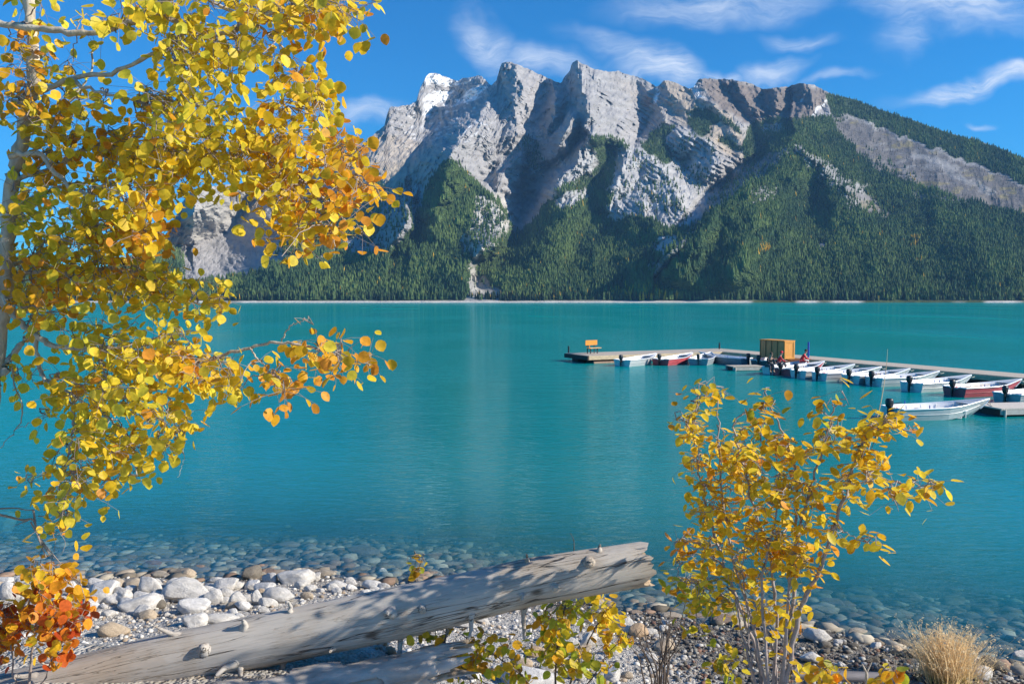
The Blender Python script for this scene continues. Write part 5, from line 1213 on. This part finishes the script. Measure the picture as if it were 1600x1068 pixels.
el = [(60, 8, 45, 14, 18, 'g'), (225, 4, 45, 13, 36, 'y'), (150, 32, 16, 16, 22, 'g'), (197, 45, 16, 12, 16, 'g'), (285, 12, 60, 22, 66, 'g'), (430, 18, 85, 22, 130, 'y'), (540, 18, 50, 24, 90, 'y'), (592, 8, 14, 8, 7, 'o'), (490, 45, 30, 16, 32, 'y'), (560, 50, 12, 10, 9, 'o'),
      (290, 68, 60, 28, 90, 'g'), (400, 82, 50, 28, 45, 'y'), (440, 118, 32, 30, 42, 'g'), (330, 108, 60, 36, 130, 'g'), (490, 140, 22, 32, 48, 'y'), (505, 182, 17, 18, 30, 'g'),
      (25, 92, 28, 36, 44, 'o'), (30, 150, 35, 28, 46, 'o'), (95, 95, 32, 20, 22, 'g'), (60, 190, 50, 26, 50, 'y'), (120, 168, 50, 26, 50, 'y'), (205, 150, 40, 20, 14, 'g'), (240, 200, 50, 36, 85, 'y'), (320, 178, 60, 46, 170, 'g'), (410, 200, 40, 36, 100, 'y'), (460, 220, 40, 22, 85, 'y'), (530, 232, 42, 18, 70, 'o'), (560, 222, 22, 12, 22, 'o'),
      (140, 240, 80, 46, 170, 'y'), (60, 270, 40, 36, 46, 'o'), (240, 258, 60, 34, 150, 'y'), (330, 260, 58, 32, 150, 'g'), (430, 268, 58, 28, 140, 'y'), (500, 262, 30, 18, 30, 'y'), (552, 298, 33, 26, 75, 'o'), (587, 315, 12, 14, 12, 'o'), (520, 365, 22, 26, 26, 'o'), (490, 340, 8, 8, 5, 'b'), (568, 366, 9, 7, 7, 'o'),
      (60, 330, 50, 36, 66, 'g'), (140, 320, 70, 36, 130, 'g'), (225, 318, 42, 34, 90, 'y'), (285, 300, 42, 16, 40, 'g'), (420, 315, 46, 22, 90, 'y'), (440, 352, 24, 28, 70, 'y'), (424, 385, 18, 16, 22, 'y'), (437, 405, 9, 9, 10, 'o'), (395, 330, 12, 9, 8, 'g'), (462, 325, 16, 10, 14, 'o'),
      (60, 400, 50, 36, 95, 'y'), (140, 388, 60, 36, 140, 'y'), (222, 378, 52, 36, 110, 'o'), (260, 432, 46, 26, 70, 'g'), (180, 448, 78, 36, 160, 'y'), (80, 458, 60, 34, 110, 'o'), (275, 468, 40, 13, 34, 'g'), (338, 480, 38, 10, 32, 'y'), (330, 462, 10, 8, 6, 'g'),
      (120, 498, 48, 26, 42, 'g'), (55, 488, 28, 18, 32, 'o'), (240, 518, 60, 30, 90, 'g'), (165, 560, 60, 34, 90, 'g'), (235, 570, 56, 34, 120, 'y'), (282, 562, 30, 26, 55, 'y'), (338, 602, 46, 19, 90, 'y'), (440, 600, 24, 22, 40, 'o'), (512, 556, 40, 20, 62, 'o'), (580, 572, 10, 9, 9, 'o'), (468, 530, 10, 6, 5, 'o'), (482, 499, 4, 3, 2, 'o'),
      (50, 590, 30, 26, 22, 'g'), (62, 652, 14, 8, 8, 'g'), (130, 608, 58, 26, 70, 'y'), (200, 620, 56, 26, 95, 'g'), (268, 645, 28, 16, 42, 'y'), (150, 678, 48, 26, 72, 'g'), (192, 700, 36, 26, 60, 'y'), (240, 690, 22, 16, 24, 'y'), (212, 745, 10, 13, 12, 'g'), (112, 730, 36, 34, 75, 'y'), (130, 768, 46, 20, 52, 'y'), (100, 798, 22, 20, 36, 'y'), (32, 748, 10, 6, 8, 'y'), (105, 825, 10, 6, 5, 'y')]
print('aspen leaves', plant(aspen, br, el, YA, 0.0445, 41, M_BARK, M_TWIG, ysd=0.36, dens=1.4, spread=0.060))

# golden shrub on the right: its left stems lean towards the lake, its right ones towards us
YS = 4.28
sb = at(1205, 1110, YS); shrub = thing('golden_shrub', 'tall shrub with golden yellow leaves on many thin upright stems', 'shrub', (sb[0], sb[1], sb[2]))
br = [([(1196, 1112), (1185, 1030), (1150, 930), (1118, 840), (1098, 760), (1085, 690), (1092, 600)], YS, 4.62, 0.010, 0.003),
      ([(1200, 1112), (1178, 980), (1148, 880), (1130, 780), (1124, 700), (1122, 625)], YS, 4.55, 0.009, 0.003),
      ([(1205, 1112), (1214, 980), (1204, 880), (1182, 800), (1160, 720), (1145, 665), (1172, 640)], YS, 4.35, 0.010, 0.003),
      ([(1212, 1112), (1238, 940), (1246, 820), (1242, 740), (1225, 680), (1194, 610)], YS - 0.05, 4.1, 0.011, 0.003),
      ([(1218, 1112), (1250, 960), (1274, 905), (1300, 830), (1322, 770), (1345, 700), (1385, 660), (1425, 675)], YS - 0.1, 3.9, 0.013, 0.004),
      ([(1222, 1112), (1236, 900), (1262, 780), (1286, 700), (1302, 640), (1322, 632)], YS - 0.1, 3.95, 0.009, 0.002),
      ([(1190, 1112), (1160, 990), (1138, 900), (1106, 862), (1080, 845), (1060, 850)], YS, 4.65, 0.008, 0.002),
      ([(1120, 850), (1080, 862), (1062, 882)], 4.6, 4.65, 0.004, 0.002),
      ([(1305, 822), (1340, 842), (1385, 850)], 4.02, 3.95, 0.004, 0.0015), ([(1330, 756), (1380, 748), (1430, 760), (1470, 752)], 3.98, 3.9, 0.004, 0.0015),
      ([(1385, 755), (1404, 798)], 3.95, 3.95, 0.002, 0.0015), ([(1090, 690), (1070, 660), (1052, 655)], 4.6, 4.6, 0.003, 0.0015),
      ([(1206, 1112), (1196, 1000), (1192, 900), (1210, 820), (1215, 740), (1200, 660)], YS - 0.1, 4.1, 0.008, 0.003), ([(1170, 960), (1110, 920), (1050, 905)], 4.4, 4.6, 0.004, 0.002),
      ([(1226, 1112), (1228, 1000), (1232, 900), (1222, 830)], YS, 4.2, 0.006, 0.002), ([(1192, 1112), (1170, 1010), (1166, 930), (1150, 860)], YS, 4.45, 0.006, 0.002), ([(1216, 1112), (1206, 1010), (1176, 940), (1160, 900), (1165, 820)], YS, 4.35, 0.006, 0.002)]
el = [(1100, 606, 18, 12, 26, 'Y'), (1130, 620, 16, 10, 12, 'Y'), (1064, 660, 14, 8, 12, 'b'), (1092, 676, 22, 22, 52, 'Y'), (1150, 668, 12, 14, 8, 'Y'), (1190, 650, 18, 38, 34, 'b'), (1135, 715, 44, 28, 74, 'Y'), (1200, 715, 50, 32, 74, 'Y'), (1098, 740, 24, 36, 70, 'Y'), (1180, 775, 60, 36, 120, 'Y'), (1110, 795, 28, 36, 56, 'Y'),
      (1250, 700, 38, 22, 50, 'Y'), (1252, 775, 48, 38, 90, 'Y'), (1330, 688, 48, 22, 64, 'Y'), (1290, 645, 10, 22, 12, 'b'), (1318, 634, 12, 8, 6, 'b'), (1390, 668, 38, 16, 60, 'Y'), (1432, 675, 10, 7, 6, 'o'), (1352, 728, 38, 26, 50, 'Y'), (1320, 768, 28, 22, 44, 'Y'), (1400, 758, 24, 12, 20, 'Y'), (1454, 760, 20, 12, 22, 'Y'), (1406, 796, 10, 13, 10, 'Y'),
      (1190, 848, 58, 36, 140, 'Y'), (1280, 838, 32, 22, 64, 'Y'), (1340, 850, 14, 10, 8, 'Y'), (1380, 850, 9, 8, 6, 'Y'), (1070, 850, 22, 12, 18, 'o'), (1060, 880, 10, 8, 5, 'Y'), (1110, 868, 38, 26, 66, 'Y'), (1250, 880, 28, 26, 70, 'Y'), (1170, 905, 40, 26, 50, 'Y'), (1215, 960, 34, 40, 36, 'Y'), (1058, 920, 18, 16, 18, 'd'), (1100, 920, 38, 34, 60, 'd'), (1150, 958, 36, 36, 34, 'd'), (1258, 982, 9, 18, 9, 'Y'), (1230, 940, 20, 20, 14, 'Y'), (1100, 980, 24, 20, 24, 'd'), (1120, 1040, 30, 26, 30, 'd'), (1245, 1030, 18, 24, 12, 'Y')]
print('shrub leaves', plant(shrub, br, el, YS, 0.056, 51, M_STEM, M_STEM, ysd=0.16, tmpl=LTN, droop=1.1, spread=0.045, dens=1.3, names=('stem', 'foliage')))

# low bush under the raised log end
b0 = at(860, 1120, 5.0); bush = thing('low_bush', 'low bush with yellow green and brown leaves under the raised end of the log', 'shrub', tuple(b0))
br = [([(860, 1120), (868, 1040), (880, 960), (890, 930)], 5.0, 5.0, 0.008, 0.002), ([(870, 1120), (900, 1040), (930, 980), (960, 940)], 5.0, 5.1, 0.007, 0.002), ([(850, 1120), (820, 1060), (770, 1020), (720, 990)], 5.0, 4.9, 0.006, 0.002),
      ([(845, 1120), (790, 1080), (730, 1050), (690, 1000), (660, 990)], 4.95, 4.8, 0.005, 0.0015), ([(880, 1120), (930, 1050), (960, 1010), (990, 1000)], 5.0, 5.0, 0.005, 0.0015)]
el = [(880, 965, 46, 30, 80, 'd'), (940, 965, 28, 24, 46, 'y'), (965, 940, 12, 12, 10, 'Y'), (900, 1040, 54, 26, 66, 'd'), (850, 1010, 40, 30, 50, 'd'), (790, 1005, 34, 24, 34, 'b'), (740, 1042, 40, 26, 50, 'b'), (800, 1050, 40, 20, 30, 'd'), (662, 998, 20, 13, 14, 'b'), (700, 1000, 22, 18, 12, 'b'), (980, 1005, 26, 20, 20, 'b'), (735, 1060, 24, 12, 14, 'd')]
plant(bush, br, el, 5.0, 0.056, 61, M_DARKTWIG, M_TWIG, ysd=0.12, dens=1.2, names=('stem', 'foliage'))
# bare twigs between the low bush and the golden shrub
tw0 = at(1030, 1110, 4.9); tws = thing('bare_twig_bush', 'leafless dark twiggy bush between the low bush and the golden shrub', 'shrub', tuple(tw0))
rb = np.random.default_rng(71)
for k in range(15):
    x0 = 1030 + rb.normal() * 14; x1 = rb.uniform(985, 1075); y1 = rb.uniform(925, 1010); Y = 4.9 + rb.normal() * 0.1
    P3 = smooth_path([at(x0, 1112, Y), at(x0 + (x1 - x0) * 0.3 + rb.normal() * 6, 1050, Y), at(x0 + (x1 - x0) * 0.7 + rb.normal() * 6, 0.5 * (1050 + y1), Y), at(x1, y1, Y)], 4)
    mb = MB(); mb.tube(list(P3 - tw0), list(np.linspace(0.006, 0.0015, len(P3))), 6); 
    for q in range(3):
        i = rb.integers(4, len(P3) - 1); e = P3[i] + np.array((rb.normal() * 0.05, rb.normal() * 0.05, rb.uniform(0.03, 0.1))); mb.tube([P3[i] - tw0, (P3[i] + e) / 2 + (0.01, 0, 0) - tw0, e - tw0], [0.0025, 0.002, 0.001], 4)
    mb.build('stem', M_DARKTWIG, tws)
# sprig behind the log
s0 = at(652, 925, 5.3); sp_ = thing('leaf_sprig', 'small sprig of brown yellow leaves peeping over the middle of the log', 'plant', tuple(s0))
plant(sp_, [([(652, 925), (654, 900), (656, 868)], 5.3, 5.3, 0.003, 0.0012), ([(653, 912), (645, 895), (640, 885)], 5.3, 5.3, 0.002, 0.001)], [(643, 890, 7, 10, 5, 'b'), (657, 888, 8, 14, 7, 'b'), (664, 876, 5, 6, 3, 'o')], 5.3, 0.052, 63, M_TWIG, M_TWIG, ysd=0.02, perleaf=3, spread=0.015, names=('stem', 'foliage'))
s0 = at(895, 870, 5.6); tg = thing('bare_twig', 'single thin bare twig rising behind the raised log end', 'twig', tuple(s0))
mb = MB(); P3 = smooth_path([at(895, 875, 5.6), at(897, 855, 5.6), at(896, 842, 5.6), at(891, 832, 5.6)], 3); mb.tube(list(P3 - s0), list(np.linspace(0.004, 0.0015, len(P3))), 6); mb.build('stem', M_DARKTWIG, tg)
# orange bush, lower left
o0 = at(40, 1120, 4.3); ob = thing('orange_bush', 'small bush with orange red leaves beside the left end of the log', 'shrub', tuple(o0))
br = [([(40, 1120), (50, 1020), (62, 950), (70, 890)], 4.3, 4.3, 0.008, 0.002), ([(45, 1120), (80, 1030), (105, 970), (130, 950)], 4.3, 4.3, 0.006, 0.002), ([(30, 1120), (20, 1040), (10, 970), (0, 950)], 4.3, 4.3, 0.006, 0.002)]
el = [(75, 880, 24, 20, 24, 'o'), (100, 890, 24, 22, 30, 'o'), (60, 905, 40, 20, 46, 'o'), (90, 935, 46, 28, 100, 'o'), (50, 958, 44, 26, 90, 'r'), (100, 970, 36, 24, 60, 'r'), (15, 985, 28, 36, 50, 'r'), (85, 1005, 28, 22, 46, 'r'), (15, 1025, 22, 14, 24, 'r'), (50, 985, 30, 24, 40, 'o'), (138, 962, 12, 12, 12, 'r')]
plant(ob, br, el, 4.3, 0.050, 65, M_TWIG, M_TWIG, ysd=0.14, names=('stem', 'foliage'))
# dead drooping branch above it
d0 = at(-20, 795, 3.9); db = thing('dead_branch', 'dead bare branch with fine twigs hanging above the orange bush', 'branch', tuple(d0))
for pl, r0, r1 in [([(-20, 800), (10, 806), (35, 812), (52, 812), (60, 840), (72, 870)], 0.007, 0.003), ([(-20, 796), (20, 793), (40, 796), (52, 796)], 0.004, 0.002), ([(52, 796), (58, 830), (70, 850), (95, 880)], 0.005, 0.002), ([(48, 815), (66, 848), (84, 872)], 0.004, 0.002),
                   ([(45, 812), (20, 822)], 0.003, 0.001), ([(60, 806), (76, 806)], 0.003, 0.001), ([(70, 850), (60, 865), (48, 880), (50, 900)], 0.002, 0.001), ([(78, 826), (95, 835), (102, 848), (98, 862)], 0.0018, 0.001), ([(84, 862), (88, 840), (92, 835)], 0.0016, 0.001), ([(66, 850), (80, 872), (82, 900)], 0.003, 0.001)]:
    P3 = smooth_path([at(x, y, 3.9 + 0.003 * (x - 40)) for x, y in pl], 4); mb = MB(); mb.tube(list(P3 - d0), list(np.linspace(r0, r1, len(P3))), 6); mb.build('twig', M_TWIG, db)
# dry stalk in front of the boats
k0 = at(1357, 690, 4.5); dsk = thing('dry_stalk', 'thin dry straw stalk rising in front of the nearest boat motor', 'stalk', tuple(k0))
mb = MB(); P3 = smooth_path([at(1352, 720, 4.5), at(1366, 668, 4.5), at(1376, 630, 4.5), at(1384, 580, 4.5), at(1387, 545, 4.5)], 4); mb.tube(list(P3 - k0), list(np.linspace(0.004, 0.0008, len(P3))), 6); mb.build('stalk', plain('straw', (0.62, 0.50, 0.32), 0.8, namt=0.2), dsk)
# sprigs along the bottom edge
for (cx, cy_, n, lab, sd) in [(1290, 1056, 14, 'small orange leaved sprig at the foot of the golden shrub', 81), (1385, 1058, 14, 'brown orange leafed sprig left of the dry grass', 83)]:
    s0 = at(cx, 1110, 4.6); sg = thing('leaf_sprig', lab, 'plant', tuple(s0))
    plant(sg, [([(cx, 1110), (cx - 3, 1080), (cx - 8, 1050), (cx + 4, 1035)], 4.6, 4.6, 0.005, 0.0015), ([(cx, 1090), (cx + 20, 1060), (cx + 28, 1055)], 4.6, 4.6, 0.003, 0.0012)], [(cx + 2, cy_ - 6, 20, 14, n, 'o'), (cx + 20, cy_ + 4, 22, 8, n, 'b')], 4.6, 0.06, sd, M_TWIG, M_TWIG, ysd=0.05, perleaf=4, spread=0.03, names=('stem', 'foliage'))
lg = [at(1235, 1052, 5.6), at(1330, 1056, 5.7), at(1400, 1058, 5.8)]
log_body('driftwood', lg, [0.036, 0.036, 0.032], 'thin grey driftwood pole lying behind the golden shrub', plain('grey_driftwood', (0.13, 0.12, 0.125), 0.8, nscale=9, namt=0.45, bump=0.5, stretch=(0.3, 3, 3)), 0.03, 40, 14, 45)
sk = at(1354, 1090, 5.0); stk = thing('cut_stem', 'short forked cut stem standing before the driftwood', 'stem', tuple(sk))
mb = MB(); mb.tube([(0, 0, -0.1), at(1354, 1050, 5.0) - sk], [0.011, 0.009], 8); mb.tube([at(1354, 1050, 5.0) - sk, at(1347, 1036, 5.0) - sk], [0.006, 0.003], 6); mb.tube([at(1354, 1050, 5.0) - sk, at(1362, 1034, 5.0) - sk], [0.006, 0.003], 6); mb.build('stem', M_BARK, stk)
# dry grass
gp = on_ground(1480, 1066); g0 = np.array(gp); gt = thing('dry_grass_tuft', 'tuft of dry straw coloured grass with feathery heads on the right shore', 'grass', tuple(g0))
rg = np.random.default_rng(91); V = []; Fs = []; Cc = []
kpx = gp[1] / F
for i in range(1000):
    bx, by = rg.normal() * 16 * kpx, rg.normal() * 0.14; lean = rg.normal() * 19 * kpx + bx * 0.9; h = (rg.uniform(35, 98)) * kpx; w_ = rg.uniform(0.0030, 0.0055)
    dy = rg.normal() * 0.16; pts = [np.array((bx + lean * s ** 1.6, by + dy * s, h * s * (1 - 0.12 * s * s))) for s in (0, 0.35, 0.7, 1.0)]
    a = rg.random() * 3.14; side = np.array((math.cos(a), math.sin(a), 0)) * w_; b = len(V)
    for q, p in enumerate(pts): s2 = side * (1.0, 0.8, 0.6, 0.3)[q]; V += [p - s2, p + s2]
    Fs += [(b + 2 * q, b + 2 * q + 1, b + 2 * q + 3, b + 2 * q + 2) for q in range(3)]; c = np.array((0.74, 0.56, 0.31)) * rg.uniform(0.7, 1.2)
    for q in range(4): Cc += [c * (1 + 0.1 * q) * (np.array((0.75, 0.95, 0.6)) if (q == 0 and rg.random() < 0.6) else 1)] * 2
    if rg.random() < 0.55:                      # feathery seed head
        for z_ in range(7):
            p = pts[3] + (pts[3] - pts[2]) * rg.uniform(-0.7, 0.35) + rg.normal(size=3) * 0.016; d = rg.normal(size=3) * 0.009; d2 = rg.normal(size=3) * 0.005; b = len(V)
            V += [p - d, p + d2, p + d, p - d2]; Fs.append((b, b + 1, b + 2, b + 3)); Cc += [np.array((0.78, 0.62, 0.38)) * rg.uniform(0.8, 1.2)] * 4
me = mesh_np('blades', np.array(V), np.array(Fs), M_LEAF, False, {'Col': np.array(Cc)}); link('blades', me, gt)

# ------------------------------------------------------------------ the air between here and the mountains
hz = MB(); hz.box((0, 4500, 440), (12600, 9300, 905)); m, t, out = new_mat('air')
t.l.new(t.node('ShaderNodeVolumePrincipled', {'Color': (0.26, 0.56, 1.0, 1), 'Density': 0.000085, 'Anisotropy': 0.0}).outputs[0], out.inputs['Volume'])
hz.build('haze', m, None, kind='stuff', label='thin blue haze over the lake and mountains')
print('mountain top', WZm.max(), WYm.max())
